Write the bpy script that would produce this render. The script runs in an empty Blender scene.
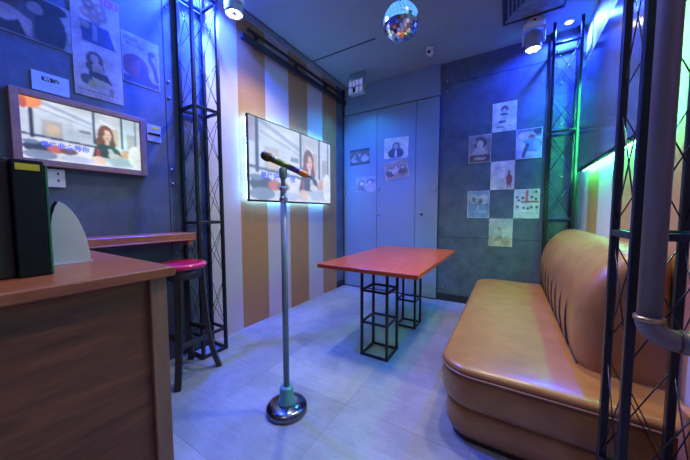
import bpy, bmesh, math, random
import numpy as np
from mathutils import Vector, Matrix
random.seed(7); RNG = np.random.default_rng(7)
SC = bpy.context.scene; COL = SC.collection
PI = math.pi
V = Vector

# ------------------------------------------------------------------ materials
def new_mat(name):
    m = bpy.data.materials.new(name); m.use_nodes = True
    nt = m.node_tree; nt.nodes.clear()
    out = nt.nodes.new('ShaderNodeOutputMaterial')
    return m, nt, out

def principled(nt, out, color=(0.5,)*3, rough=0.5, metal=0.0, coat=0.0, spec=0.5, sheen=0.0):
    b = nt.nodes.new('ShaderNodeBsdfPrincipled')
    b.inputs['Base Color'].default_value = (*color, 1)
    b.inputs['Roughness'].default_value = rough
    b.inputs['Metallic'].default_value = metal
    b.inputs['Coat Weight'].default_value = coat
    b.inputs['Coat Roughness'].default_value = 0.12
    b.inputs['Specular IOR Level'].default_value = spec
    b.inputs['Sheen Weight'].default_value = sheen
    nt.links.new(b.outputs[0], out.inputs[0])
    return b

def coords(nt, scale=(1, 1, 1), rot=(0, 0, 0), loc=(0, 0, 0)):
    g = nt.nodes.new('ShaderNodeNewGeometry')
    mp = nt.nodes.new('ShaderNodeMapping')
    mp.inputs['Scale'].default_value = scale
    mp.inputs['Rotation'].default_value = rot
    mp.inputs['Location'].default_value = loc
    nt.links.new(g.outputs['Position'], mp.inputs[0])
    return mp

def noise(nt, vec, scale, detail=4, rough=0.55, dist=0.0):
    n = nt.nodes.new('ShaderNodeTexNoise')
    n.inputs['Scale'].default_value = scale; n.inputs['Detail'].default_value = detail
    n.inputs['Roughness'].default_value = rough; n.inputs['Distortion'].default_value = dist
    nt.links.new(vec.outputs[0], n.inputs['Vector'])
    return n

def ramp(nt, fac, stops):
    r = nt.nodes.new('ShaderNodeValToRGB')
    e = r.color_ramp.elements
    while len(e) < len(stops): e.new(0.5)
    for el, (p, c) in zip(e, stops): el.position = p; el.color = (*c, 1)
    nt.links.new(fac, r.inputs[0])
    return r

def bump(nt, h, b, strength=0.3, dist=0.01):
    bp = nt.nodes.new('ShaderNodeBump')
    bp.inputs['Strength'].default_value = strength; bp.inputs['Distance'].default_value = dist
    nt.links.new(h, bp.inputs['Height']); nt.links.new(bp.outputs[0], b.inputs['Normal'])

def plain(name, color, rough=0.5, metal=0.0, coat=0.0, var=0.12, scale=9, spec=0.5, bmp=0.0, bscale=200):
    m, nt, out = new_mat(name)
    b = principled(nt, out, color, rough, metal, coat, spec)
    n = noise(nt, coords(nt), scale)
    c1 = tuple(max(0, c * (1 - var)) for c in color); c2 = tuple(min(1, c * (1 + var)) for c in color)
    r = ramp(nt, n.outputs[0], [(0.3, c1), (0.7, c2)])
    nt.links.new(r.outputs[0], b.inputs['Base Color'])
    if bmp:
        n2 = noise(nt, coords(nt), bscale, 3)
        bump(nt, n2.outputs[0], b, bmp, 0.002)
    return m

def wood(name, c1, c2, scale=(1, 8, 8), rough=0.35, coat=0.2, grain=6):
    m, nt, out = new_mat(name)
    b = principled(nt, out, c1, rough, 0, coat)
    mp = coords(nt, scale)
    n = noise(nt, mp, grain, 6, 0.6, 0.6)
    mp2 = coords(nt, tuple(s * 4 for s in scale))
    n2 = noise(nt, mp2, grain, 3, 0.6)
    mx = nt.nodes.new('ShaderNodeMix'); mx.data_type = 'FLOAT'; mx.inputs[0].default_value = 0.3
    nt.links.new(n.outputs[0], mx.inputs[2]); nt.links.new(n2.outputs[0], mx.inputs[3])
    mid = tuple((a + d) / 2 for a, d in zip(c1, c2))
    r = ramp(nt, mx.outputs[0], [(0.32, c1), (0.5, mid), (0.66, c2)])
    nt.links.new(r.outputs[0], b.inputs['Base Color'])
    bump(nt, mx.outputs[0], b, 0.06, 0.003)
    return m

def emit(name, color, strength):
    m, nt, out = new_mat(name)
    e = nt.nodes.new('ShaderNodeEmission')
    e.inputs[0].default_value = (*color, 1); e.inputs[1].default_value = strength
    nt.links.new(e.outputs[0], out.inputs[0])
    return m

def led_mat(name, color, strength, scale=70):
    """LED tape: bright diodes along a dimmer strip"""
    m, nt, out = new_mat(name)
    e = nt.nodes.new('ShaderNodeEmission')
    e.inputs[0].default_value = (*color, 1)
    n = noise(nt, coords(nt), scale, 1)
    mr = nt.nodes.new('ShaderNodeMapRange')
    mr.inputs[1].default_value = 0.45; mr.inputs[2].default_value = 0.6
    mr.inputs[3].default_value = strength * 0.45; mr.inputs[4].default_value = strength * 1.6
    nt.links.new(n.outputs[0], mr.inputs[0]); nt.links.new(mr.outputs[0], e.inputs[1])
    nt.links.new(e.outputs[0], out.inputs[0])
    return m

def vcol_mat(name, emission=0.0, rough=0.5, coat=0.0):
    m, nt, out = new_mat(name)
    a = nt.nodes.new('ShaderNodeVertexColor'); a.layer_name = 'print'
    b = principled(nt, out, (0.5,)*3, rough, 0, coat)
    nt.links.new(a.outputs[0], b.inputs['Base Color'])
    if emission:
        b.inputs['Base Color'].default_value = (0.02,)*3 + (1,)
        nt.links.remove(b.inputs['Base Color'].links[0])
        nt.links.new(a.outputs[0], b.inputs['Emission Color'])
        b.inputs['Emission Strength'].default_value = emission
    return m

def denim():
    m, nt, out = new_mat('denim_panel')
    b = principled(nt, out, (0.08, 0.09, 0.12), 0.7, 0, 0, 0.35, 0.15)
    n = noise(nt, coords(nt), 5, 6, 0.65)
    w1 = noise(nt, coords(nt, (260, 260, 30)), 1, 2)
    w2 = noise(nt, coords(nt, (30, 30, 260)), 1, 2)
    ad = nt.nodes.new('ShaderNodeMath'); ad.operation = 'ADD'
    nt.links.new(w1.outputs[0], ad.inputs[0]); nt.links.new(w2.outputs[0], ad.inputs[1])
    r = ramp(nt, n.outputs[0], [(0.25, (0.052, 0.068, 0.095)), (0.75, (0.115, 0.145, 0.19))])
    r2 = ramp(nt, ad.outputs[0], [(0.8, (0.75,)*3), (1.2, (1.0,)*3)])
    r2.color_ramp.elements[1].position = 1.0
    mx = nt.nodes.new('ShaderNodeMix'); mx.data_type = 'RGBA'; mx.blend_type = 'MULTIPLY'; mx.inputs[0].default_value = 0.8
    nt.links.new(r.outputs[0], mx.inputs[6]); nt.links.new(r2.outputs[0], mx.inputs[7])
    nt.links.new(mx.outputs[2], b.inputs['Base Color'])
    bump(nt, ad.outputs[0], b, 0.25, 0.002)
    return m

def wallpaper(name, c, grain=0.1):
    m, nt, out = new_mat(name)
    b = principled(nt, out, c, 0.55, 0, 0, 0.35)
    n = noise(nt, coords(nt, (6, 6, 60)), 3, 5, 0.7)
    r = ramp(nt, n.outputs[0], [(0.3, tuple(x * (1 - grain) for x in c)), (0.7, tuple(min(1, x * (1 + grain)) for x in c))])
    nt.links.new(r.outputs[0], b.inputs['Base Color'])
    bump(nt, n.outputs[0], b, 0.12, 0.004)
    return m

def floor_mat():
    m, nt, out = new_mat('concrete_tile')
    b = principled(nt, out, (0.5,)*3, 0.42, 0, 0, 0.45)
    mp = coords(nt, (1, 1, 1), loc=(1.61 + 7.2, -0.75 + 7.0, 0))
    br = nt.nodes.new('ShaderNodeTexBrick')
    br.offset = 0.0; br.squash = 1.0
    br.inputs['Scale'].default_value = 1.0
    br.inputs['Brick Width'].default_value = 0.735; br.inputs['Row Height'].default_value = 0.70
    br.inputs['Mortar Size'].default_value = 0.0022; br.inputs['Mortar Smooth'].default_value = 0.3
    br.inputs['Color1'].default_value = (0.33, 0.35, 0.38, 1); br.inputs['Color2'].default_value = (0.43, 0.44, 0.46, 1)
    br.inputs['Mortar'].default_value = (0.25, 0.26, 0.28, 1)
    mp.inputs['Location'].default_value = (1.61 + 0.735 * 10, -0.745 + 0.7 * 10, 0)
    nt.links.new(mp.outputs[0], br.inputs['Vector'])
    n = noise(nt, coords(nt), 3.0, 7, 0.65, 0.4)
    r = ramp(nt, n.outputs[0], [(0.3, (0.72,)*3), (0.7, (1.1,)*3)])
    n3 = noise(nt, coords(nt, (2, 14, 1)), 3.0, 5, 0.7)
    r3 = ramp(nt, n3.outputs[0], [(0.35, (0.86,)*3), (0.65, (1.0,)*3)])
    mx = nt.nodes.new('ShaderNodeMix'); mx.data_type = 'RGBA'; mx.blend_type = 'MULTIPLY'; mx.inputs[0].default_value = 1
    nt.links.new(br.outputs[0], mx.inputs[6]); nt.links.new(r.outputs[0], mx.inputs[7])
    mx2 = nt.nodes.new('ShaderNodeMix'); mx2.data_type = 'RGBA'; mx2.blend_type = 'MULTIPLY'; mx2.inputs[0].default_value = 1
    nt.links.new(mx.outputs[2], mx2.inputs[6]); nt.links.new(r3.outputs[0], mx2.inputs[7])
    nt.links.new(mx2.outputs[2], b.inputs['Base Color'])
    bump(nt, n.outputs[0], b, 0.08, 0.01)
    return m

def leather():
    m, nt, out = new_mat('tan_leather')
    b = principled(nt, out, (0.4, 0.2, 0.1), 0.33, 0, 0.15, 0.5)
    n = noise(nt, coords(nt), 7, 5, 0.6)
    r = ramp(nt, n.outputs[0], [(0.3, (0.31, 0.118, 0.026)), (0.7, (0.44, 0.19, 0.045))])
    nt.links.new(r.outputs[0], b.inputs['Base Color'])
    v = nt.nodes.new('ShaderNodeTexVoronoi'); v.inputs['Scale'].default_value = 260
    nt.links.new(coords(nt).outputs[0], v.inputs['Vector'])
    bump(nt, v.outputs[0], b, 0.12, 0.002)
    return m

def gradient_metal(name, axis_pt, axis_dir, stops, rough=0.3):
    """anodised colours running along the body of a thing (world position projected on its axis)"""
    m, nt, out = new_mat(name)
    b = principled(nt, out, (0.5,)*3, rough, 0.7, 0.3)
    g = nt.nodes.new('ShaderNodeNewGeometry')
    s = nt.nodes.new('ShaderNodeVectorMath'); s.operation = 'SUBTRACT'; s.inputs[1].default_value = axis_pt
    d = nt.nodes.new('ShaderNodeVectorMath'); d.operation = 'DOT_PRODUCT'; d.inputs[1].default_value = axis_dir
    nt.links.new(g.outputs['Position'], s.inputs[0]); nt.links.new(s.outputs[0], d.inputs[0])
    r = ramp(nt, d.outputs['Value'], stops)
    nt.links.new(r.outputs[0], b.inputs['Base Color'])
    return m

M = {}
M['denim'] = denim()
M['stripe_brown'] = wallpaper('stripe_brown', (0.47, 0.225, 0.085), 0.14)
M['stripe_pale'] = wallpaper('stripe_pale', (0.60, 0.50, 0.48), 0.05)
M['floor'] = floor_mat()
M['ceiling'] = plain('ceiling_paint', (0.25, 0.30, 0.34), 0.75, var=0.06, scale=2)
M['rear'] = plain('rear_paint', (0.20, 0.20, 0.24), 0.8)
M['seam'] = plain('dark_seam', (0.03, 0.035, 0.05), 0.8)
M['closet'] = plain('closet_laminate', (0.20, 0.26, 0.34), 0.5, var=0.05, scale=3)
M['gap'] = plain('dark_gap', (0.02, 0.022, 0.03), 0.8)
M['baseboard'] = plain('baseboard_black', (0.02, 0.02, 0.025), 0.5)
M['black_metal'] = plain('black_painted_steel', (0.018, 0.018, 0.022), 0.32, 0.3, var=0.2)
M['black_plastic'] = plain('black_plastic', (0.015, 0.015, 0.018), 0.35)
M['rod'] = plain('dark_steel_rod', (0.05, 0.05, 0.06), 0.25, 0.8)
M['chrome'] = plain('chrome', (0.55, 0.58, 0.62), 0.16, 1.0, var=0.05)
M['dark_chrome'] = plain('dark_chrome', (0.20, 0.20, 0.26), 0.18, 1.0, var=0.1)
M['satin'] = plain('satin_steel', (0.22, 0.28, 0.29), 0.4, 0.4, var=0.05)
M['teal_collar'] = plain('teal_plastic_collar', (0.12, 0.34, 0.34), 0.4, 0.2)
M['leather'] = leather()
M['piping'] = plain('leather_piping', (0.30, 0.13, 0.065), 0.3)
M['plinth'] = plain('sofa_plinth', (0.05, 0.03, 0.025), 0.6)
M['table_wood'] = wood('red_table_wood', (0.42, 0.05, 0.009), (0.64, 0.11, 0.02), (9, 0.9, 9), 0.3, 0.25, 3)
M['table_edge'] = wood('table_edge_wood', (0.34, 0.10, 0.05), (0.46, 0.15, 0.07), (2, 2, 9), 0.4, 0.1, 4)
M['counter_top'] = wood('counter_top_wood', (0.27, 0.07, 0.02), (0.45, 0.135, 0.04), (10, 1.2, 10), 0.36, 0.15, 3)
M['counter_body'] = wood('counter_body_wood', (0.085, 0.021, 0.006), (0.26, 0.075, 0.024), (9, 1.0, 9), 0.5, 0.0, 2.4)
M['counter_trim'] = wood('counter_trim_wood', (0.22, 0.09, 0.045), (0.34, 0.15, 0.08), (9, 9, 1), 0.5, 0, 3)
M['shelf_wood'] = wood('shelf_wood', (0.30, 0.085, 0.05), (0.44, 0.14, 0.08), (10, 1.5, 10), 0.35, 0.15, 3)
M['frame_wood'] = wood('pale_frame_wood', (0.26, 0.13, 0.095), (0.36, 0.19, 0.14), (4, 4, 4), 0.5, 0, 3)
M['bench_wood'] = wood('bench_wood', (0.34, 0.12, 0.07), (0.46, 0.18, 0.11), (9, 1, 9), 0.45, 0.1, 3)
M['stool_red'] = plain('magenta_seat', (0.72, 0.018, 0.10), 0.25, 0, 0.5, var=0.05)
M['stool_leg'] = plain('stool_leg_black', (0.03, 0.022, 0.022), 0.35)
M['white_plastic'] = plain('white_plastic', (0.62, 0.62, 0.64), 0.4, var=0.03)
M['grey_plastic'] = plain('grey_plastic', (0.30, 0.30, 0.34), 0.45, var=0.05)
M['dark_lens'] = plain('dark_lens', (0.01, 0.01, 0.012), 0.08)
M['white_card'] = plain('white_card', (0.72, 0.68, 0.66), 0.6, var=0.03)
M['box_black'] = plain('box_black', (0.006, 0.006, 0.007), 0.5, spec=0.25)
M['box_grey'] = plain('box_dark_grey', (0.035, 0.03, 0.032), 0.7, spec=0.25)
M['yellow'] = plain('yellow_label', (0.62, 0.50, 0.02), 0.5, var=0.1)
M['green_lit_edge'] = plain('green_lit_edge', (0.02, 0.16, 0.05), 0.35)
M['pipe'] = plain('grey_brown_pipe', (0.20, 0.155, 0.125), 0.38, 0.2, var=0.08)
M['brass'] = plain('brass_ring', (0.55, 0.38, 0.14), 0.3, 0.9)
M['stud'] = plain('steel_stud', (0.38, 0.40, 0.45), 0.3, 0.9)
M['vent_dark'] = plain('vent_dark', (0.03, 0.03, 0.04), 0.5)
M['vent_metal'] = plain('vent_metal', (0.28, 0.27, 0.26), 0.45, 0.5, var=0.3, scale=14)
M['mirror'] = plain('mirror_tile', (0.85, 0.87, 0.92), 0.06, 1.0, var=0.08, scale=40)
M['ball_core'] = plain('ball_grout', (0.10, 0.10, 0.12), 0.5)
M['print'] = vcol_mat('printed_paper', 0, 0.45)
M['screen'] = vcol_mat('lit_screen', 1.05, 0.2)
M['screen_small'] = vcol_mat('lit_small_screen', 1.0, 0.2)
M['glass_black'] = plain('black_screen_glass', (0.07, 0.09, 0.11), 0.14, 0, 0, var=0.0, spec=1.0)
M['led_cyan'] = led_mat('led_cyan', (0.13, 0.42, 1.0), 55)
M['led_green'] = led_mat('led_green', (0.05, 1.0, 0.30), 150)
M['led_white'] = emit('lamp_lens_white', (0.9, 0.93, 1.0), 14)
M['down_blue'] = emit('downlight_lens', (0.55, 0.65, 1.0), 16)
M['led_grid'] = emit('fixture_cell_glow', (0.30, 0.36, 1.0), 0.6)
M['lyric'] = emit('lyric_blue', (0.08, 0.14, 1.0), 1.4)
M['ink_dark'] = plain('dark_ink', (0.015, 0.015, 0.03), 0.6)
M['ink_red'] = plain('magenta_ink', (0.45, 0.06, 0.16), 0.6)
M['ink_white'] = plain('white_ink', (0.7, 0.7, 0.72), 0.6)

# ------------------------------------------------------------------ mesh tools
class MB:
    """collects shapes; build() links them as ONE mesh object"""
    def __init__(s): s.bm = bmesh.new()
    def box(s, a, b, mi=0, bev=0.0):
        x0, y0, z0 = a; x1, y1, z1 = b
        t = bmesh.new(); bmesh.ops.create_cube(t, size=1)
        for v in t.verts:
            v.co = V(((x0 + x1) / 2 + v.co.x * (x1 - x0), (y0 + y1) / 2 + v.co.y * (y1 - y0), (z0 + z1) / 2 + v.co.z * (z1 - z0)))
        if bev:
            bmesh.ops.bevel(t, geom=t.edges[:], offset=bev, segments=3, profile=0.5, affect='EDGES')
        s.merge(t, mi); return s
    def merge(s, t, mi=0, smooth=False, mat=None):
        if mat is not None: bmesh.ops.transform(t, matrix=mat, verts=t.verts)
        for f in t.faces: f.material_index = mi; f.smooth = smooth or f.smooth
        me = bpy.data.meshes.new('tmp'); t.to_mesh(me); t.free()
        s.bm.from_mesh(me); bpy.data.meshes.remove(me); return s
    def frame(s, d):
        d = d.normalized(); up = V((0, 0, 1)) if abs(d.z) < 0.95 else V((1, 0, 0))
        a = d.cross(up).normalized(); b = a.cross(d).normalized(); return a, b
    def tube(s, pts, r, n=12, mi=0, caps=True, smooth=True):
        pts = [V(p) for p in pts]; rs = r if isinstance(r, (list, tuple)) else [r] * len(pts)
        t = bmesh.new(); rings = []
        d0 = (pts[1] - pts[0]).normalized(); a, b = s.frame(d0); prev = d0
        for i, p in enumerate(pts):
            if i == 0: d = d0
            elif i == len(pts) - 1: d = (pts[i] - pts[i - 1]).normalized()
            else: d = ((pts[i + 1] - pts[i]).normalized() + (pts[i] - pts[i - 1]).normalized()).normalized()
            q = prev.rotation_difference(d); a = q @ a; b = q @ b; prev = d
            rings.append([t.verts.new(p + (a * math.cos(2 * PI * k / n) + b * math.sin(2 * PI * k / n)) * rs[i]) for k in range(n)])
        for i in range(len(rings) - 1):
            for k in range(n):
                f = t.faces.new((rings[i][k], rings[i][(k + 1) % n], rings[i + 1][(k + 1) % n], rings[i + 1][k])); f.smooth = smooth
        if caps:
            t.faces.new(rings[0][::-1]); t.faces.new(rings[-1])
        bmesh.ops.recalc_face_normals(t, faces=t.faces)
        for f in t.faces: f.material_index = mi
        me = bpy.data.meshes.new('tmp'); t.to_mesh(me); t.free(); s.bm.from_mesh(me); bpy.data.meshes.remove(me)
        return s
    def bar(s, p, q, w, h=None, mi=0):
        """square section bar between two points, axis aligned section for vertical / horizontal bars"""
        p, q = V(p), V(q); h = h or w; d = (q - p).normalized()
        a, b = s.frame(d)
        if abs(d.z) > 0.95: a, b = V((1, 0, 0)), V((0, 1, 0))
        t = bmesh.new(); rg = []
        for c in (p, q):
            rg.append([t.verts.new(c + a * sx * w / 2 + b * sy * h / 2) for sx, sy in ((-1, -1), (1, -1), (1, 1), (-1, 1))])
        for k in range(4): t.faces.new((rg[0][k], rg[0][(k + 1) % 4], rg[1][(k + 1) % 4], rg[1][k]))
        t.faces.new(rg[0][::-1]); t.faces.new(rg[1])
        bmesh.ops.recalc_face_normals(t, faces=t.faces)
        bmesh.ops.bevel(t, geom=t.edges[:], offset=min(w, h) * 0.12, segments=1, affect='EDGES')
        return s.merge(t, mi)
    def lathe(s, prof, c=(0, 0, 0), axis=(0, 0, 1), n=32, mi=0, smooth=True):
        """prof: list of (radius, height) along axis from c"""
        c = V(c); ax = V(axis).normalized(); a, b = s.frame(ax)
        t = bmesh.new(); rings = []
        for r, h in prof:
            if r < 1e-5: rings.append([t.verts.new(c + ax * h)])
            else: rings.append([t.verts.new(c + ax * h + (a * math.cos(2 * PI * k / n) + b * math.sin(2 * PI * k / n)) * r) for k in range(n)])
        for A, B in zip(rings, rings[1:]):
            for k in range(n):
                k2 = (k + 1) % n
                if len(A) == 1 and len(B) == 1: continue
                if len(A) == 1: f = t.faces.new((A[0], B[k], B[k2]))
                elif len(B) == 1: f = t.faces.new((A[k], B[0], A[k2]))
                else: f = t.faces.new((A[k], B[k], B[k2], A[k2]))
                f.smooth = smooth
        if len(rings[0]) > 1: t.faces.new(rings[0])
        if len(rings[-1]) > 1: t.faces.new(rings[-1][::-1])
        bmesh.ops.recalc_face_normals(t, faces=t.faces)
        for f in t.faces: f.material_index = mi
        me = bpy.data.meshes.new('tmp'); t.to_mesh(me); t.free(); s.bm.from_mesh(me); bpy.data.meshes.remove(me)
        return s
    def quad(s, pts, mi=0):
        s.bm.faces.new([s.bm.verts.new(V(p)) for p in pts]).material_index = mi; return s
    def build(s, name, mats, parent=None, origin=None, smooth_angle=None):
        me = bpy.data.meshes.new(name)
        wl = V((0, 0, 0))
        if parent is not None:
            p = parent
            while p is not None: wl = wl + p.location; p = p.parent
        if origin is None:
            if parent is not None: origin = wl
            else:
                xs = [v.co for v in s.bm.verts]
                lo = [min(v[i] for v in xs) for i in range(3)]; hi = [max(v[i] for v in xs) for i in range(3)]
                origin = V(((lo[0] + hi[0]) / 2, (lo[1] + hi[1]) / 2, lo[2]))
        origin = V(origin)
        bmesh.ops.translate(s.bm, verts=s.bm.verts, vec=-origin)
        s.bm.to_mesh(me); s.bm.free()
        for m in (mats if isinstance(mats, (list, tuple)) else [mats]): me.materials.append(M[m] if isinstance(m, str) else m)
        o = bpy.data.objects.new(name, me); COL.objects.link(o)
        if parent is not None: o.parent = parent; o.location = origin - wl
        else: o.location = origin
        return o

def props(o, label=None, cat=None, group=None, kind=None):
    if label: o['label'] = label
    if cat: o['category'] = cat
    if group: o['group'] = group
    if kind: o['kind'] = kind
    return o

def thing(name, loc, label, cat, group=None):
    o = bpy.data.objects.new(name, None); COL.objects.link(o); o.location = loc
    o.empty_display_size = 0.1
    return props(o, label, cat, group)

def copy_tree(o, parent=None):
    c = o.copy(); COL.objects.link(c)
    if parent is not None: c.parent = parent
    for ch in list(o.children): copy_tree(ch, c)
    return c

# ------------------------------------------------------------------ pictures (printed posters, tv images) as vertex colours on a fine grid
class Canvas:
    def __init__(s, w, h, bg):
        s.w, s.h = w, h; s.a = np.ones((h, w, 3)) * np.array(bg)
        s.u, s.v = np.meshgrid((np.arange(w) + .5) / w, (np.arange(h) + .5) / h)
    def put(s, mask, c, al=1.0):
        s.a[mask] = s.a[mask] * (1 - al) + np.array(c) * al; return s
    def rect(s, u0, v0, u1, v1, c, al=1.0): return s.put((s.u >= u0) & (s.u < u1) & (s.v >= v0) & (s.v < v1), c, al)
    def ell(s, u, v, ru, rv, c, al=1.0, rot=0.0):
        du, dv = s.u - u, s.v - v; k, q = math.cos(rot), math.sin(rot)
        x = du * k + dv * q; y = -du * q + dv * k
        return s.put((x / ru) ** 2 + (y / rv) ** 2 < 1, c, al)
    def line(s, u0, v0, u1, v1, wd, c, al=1.0):
        d = np.array([u1 - u0, v1 - v0]); L = (d ** 2).sum()
        t = np.clip(((s.u - u0) * d[0] + (s.v - v0) * d[1]) / L, 0, 1)
        dist = np.hypot(s.u - u0 - t * d[0], s.v - v0 - t * d[1])
        return s.put(dist < wd, c, al)
    def poly(s, pts, c, al=1.0):
        inside = np.zeros_like(s.u, bool); n = len(pts)
        for i in range(n):
            (x0, y0), (x1, y1) = pts[i], pts[(i + 1) % n]
            cond = ((y0 > s.v) != (y1 > s.v))
            with np.errstate(divide='ignore', invalid='ignore'):
                xx = (x1 - x0) * (s.v - y0) / (y1 - y0 + 1e-12) + x0
            inside ^= cond & (s.u < xx)
        return s.put(inside, c, al)
    def scrib(s, u0, v0, u1, v1, c, dens=0.5, al=0.9):
        m = (s.u >= u0) & (s.u < u1) & (s.v >= v0) & (s.v < v1) & (RNG.random(s.u.shape) < dens)
        return s.put(m, c, al)
    def border(s, wd, c):
        a = wd * s.h / s.w
        return s.put((s.u < a) | (s.u > 1 - a) | (s.v < wd) | (s.v > 1 - wd), c)
    def grain(s, k=0.05):
        s.a = np.clip(s.a * (1 + k * RNG.standard_normal(s.u.shape))[..., None], 0, 1); return s
    def photo(s, k=0.35, n=2):
        a = np.zeros_like(s.u)
        for f, am in ((4, 0.5), (9, 0.3), (20, 0.2)):
            g = RNG.random((f + 2, f + 2)); x = s.u * f; y = s.v * f; i = x.astype(int); j = y.astype(int); x = x - i; y = y - j
            a += am * ((g[j, i] * (1 - x) + g[j, i + 1] * x) * (1 - y) + (g[j + 1, i] * (1 - x) + g[j + 1, i + 1] * x) * y)
        s.a = np.clip(s.a * (1 + k * 2 * (a - 0.5))[..., None], 0, 1); return s.blur(n)
    def blur(s, n=1):
        for _ in range(n):
            p = np.pad(s.a, ((1, 1), (1, 1), (0, 0)), 'edge')
            s.a = (p[:-2, 1:-1] + p[2:, 1:-1] + p[1:-1, :-2] + p[1:-1, 2:] + 2 * p[1:-1, 1:-1]) / 6
        return s

def picture(name, cv, P0, U, Vv, thick, mat, parent=None, bend=0.0):
    """a sheet with the canvas on its front; P0 = lower left corner of the FRONT, U and Vv span it"""
    P0, U, Vv = V(P0), V(U), V(Vv); N = U.cross(Vv).normalized()
    w, h = cv.w, cv.h; verts = []
    for j in range(h + 1):
        for i in range(w + 1):
            verts.append(P0 + U * (i / w) + Vv * (j / h))
    faces = [(j * (w + 1) + i, j * (w + 1) + i + 1, (j + 1) * (w + 1) + i + 1, (j + 1) * (w + 1) + i) for j in range(h) for i in range(w)]
    nf = len(faces); b = len(verts)
    corners = [P0, P0 + U, P0 + U + Vv, P0 + Vv]
    verts += corners + [c - N * thick for c in corners]
    for k in range(4): faces.append((b + (k + 1) % 4, b + k, b + 4 + k, b + 4 + (k + 1) % 4))
    faces.append((b + 7, b + 6, b + 5, b + 4))
    org = V((0, 0, 0)); p = parent
    while p is not None: org = org + p.location; p = p.parent
    if parent is None: org = P0 + U * 0.5 - N * thick
    me = bpy.data.meshes.new(name)
    me.from_pydata([v - org for v in verts], [], faces)
    ca = me.color_attributes.new('print', 'FLOAT_COLOR', 'CORNER')
    cols = np.ones((len(me.loops), 4), np.float32)
    cols[:nf * 4, :3] = np.repeat(cv.a.reshape(-1, 3), 4, axis=0)
    cols[nf * 4:, :3] = cv.a.mean(axis=(0, 1)) * 0.8
    ca.data.foreach_set('color', cols.ravel())
    me.materials.append(M[mat])
    o = bpy.data.objects.new(name, me); COL.objects.link(o)
    if parent is not None: o.parent = parent; o.location = (0, 0, 0)
    else: o.location = org
    return o

def text_mesh(name, body, P0, U, Vv, size, mat, parent, off=0.002, width=None, bold=0.0):
    """writing as its own thin mesh, lying on the plane spanned by U and Vv"""
    cu = bpy.data.curves.new('t', 'FONT'); cu.body = body; cu.size = size; cu.extrude = 0.0004; cu.offset = bold
    to = bpy.data.objects.new('t', cu); COL.objects.link(to)
    dg = bpy.context.evaluated_depsgraph_get(); dg.update()
    me = bpy.data.meshes.new_from_object(to.evaluated_get(dg))
    bpy.data.objects.remove(to); bpy.data.curves.remove(cu)
    U, Vv = V(U).normalized(), V(Vv).normalized(); N = U.cross(Vv)
    if len(me.vertices) == 0: return None
    xs = [v.co.x for v in me.vertices]; k = (width / (max(xs) - min(xs))) if width else 1.0
    x0 = min(xs)
    bm = MB(); bm.bm.from_mesh(me); bpy.data.meshes.remove(me)
    for v in bm.bm.verts:
        v.co = V(P0) + U * ((v.co.x - x0) * k) + Vv * v.co.y + N * (off + v.co.z)
    return bm.build(name, mat, parent)

# ================================================================== THE ROOM
XL, XR, YB, YR, ZC = -2.43, 0.66, 3.98, -1.6, 3.28
T = 0.12
def struct(name, mb, mats): return props(mb.build(name, mats), kind='structure')
struct('floor', MB().box((XL - T, YR - T, -0.1), (XR + T, YB + T, 0)), 'floor')
struct('ceiling', MB().box((XL - T, YR - T, ZC), (XR + T, YB + T, ZC + 0.1)), 'ceiling')
b = MB()
b.box((XL - T, YR, 0), (XL, 1.50, ZC), 0)
st = [1.50, 1.878, 2.247, 2.629, 3.002, 3.35, 3.727]
for i in range(6): b.box((XL - T, st[i], 0), (XL, st[i + 1], ZC), 2 if i % 2 == 0 else 1)
b.box((XL - T, 3.727, 0), (XL, YB, ZC), 0)
struct('wall_left', b, ['denim', 'stripe_brown', 'stripe_pale'])
struct('wall_back', MB().box((XL - T, YB, 0), (XR + T, YB + T, ZC)), 'denim')
b = MB()
ys = [YR, -0.52, -0.15, 0.22, 0.59, 0.96, 1.33, 1.69, 2.06, 2.43, 2.80, 3.20, 3.57, YB]
for i in range(len(ys) - 1): b.box((XR, ys[i], 0), (XR + T, ys[i + 1], ZC), 1 if i % 2 == 0 else 0)
struct('wall_right', b, ['stripe_brown', 'stripe_pale'])
struct('wall_rear', MB().box((XL - T, YR - T, 0), (XR + T, YR, ZC)), 'rear')
struct('baseboard_back', MB().box((-0.865, YB - 0.014, 0), (XR, YB, 0.105), bev=0.003), 'baseboard')
struct('baseboard_left', MB().box((XL, 3.727, 0), (XL + 0.014, YB, 0.105), bev=0.003), 'baseboard')
# ceiling joints
struct('trim_1', MB().box((-2.31, 2.985, ZC - 0.004), (-1.40, 3.005, ZC + 0.002)), 'seam')
struct('trim_2', MB().box((-2.335, 1.2, ZC - 0.004), (-2.322, 3.90, ZC + 0.002)), 'seam')
# panel joints in the denim cladding
struct('trim_3', MB().box((-0.86, YB - 0.0025, 0.905), (XR, YB + 0.002, 0.912)), 'seam')
struct('trim_4', MB().box((-0.86, YB - 0.0025, 2.99), (XR, YB + 0.002, 2.996)), 'seam')
struct('trim_5', MB().box((XL - 0.002, 1.178, 0), (XL + 0.0025, 1.185, ZC)), 'seam')

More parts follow.
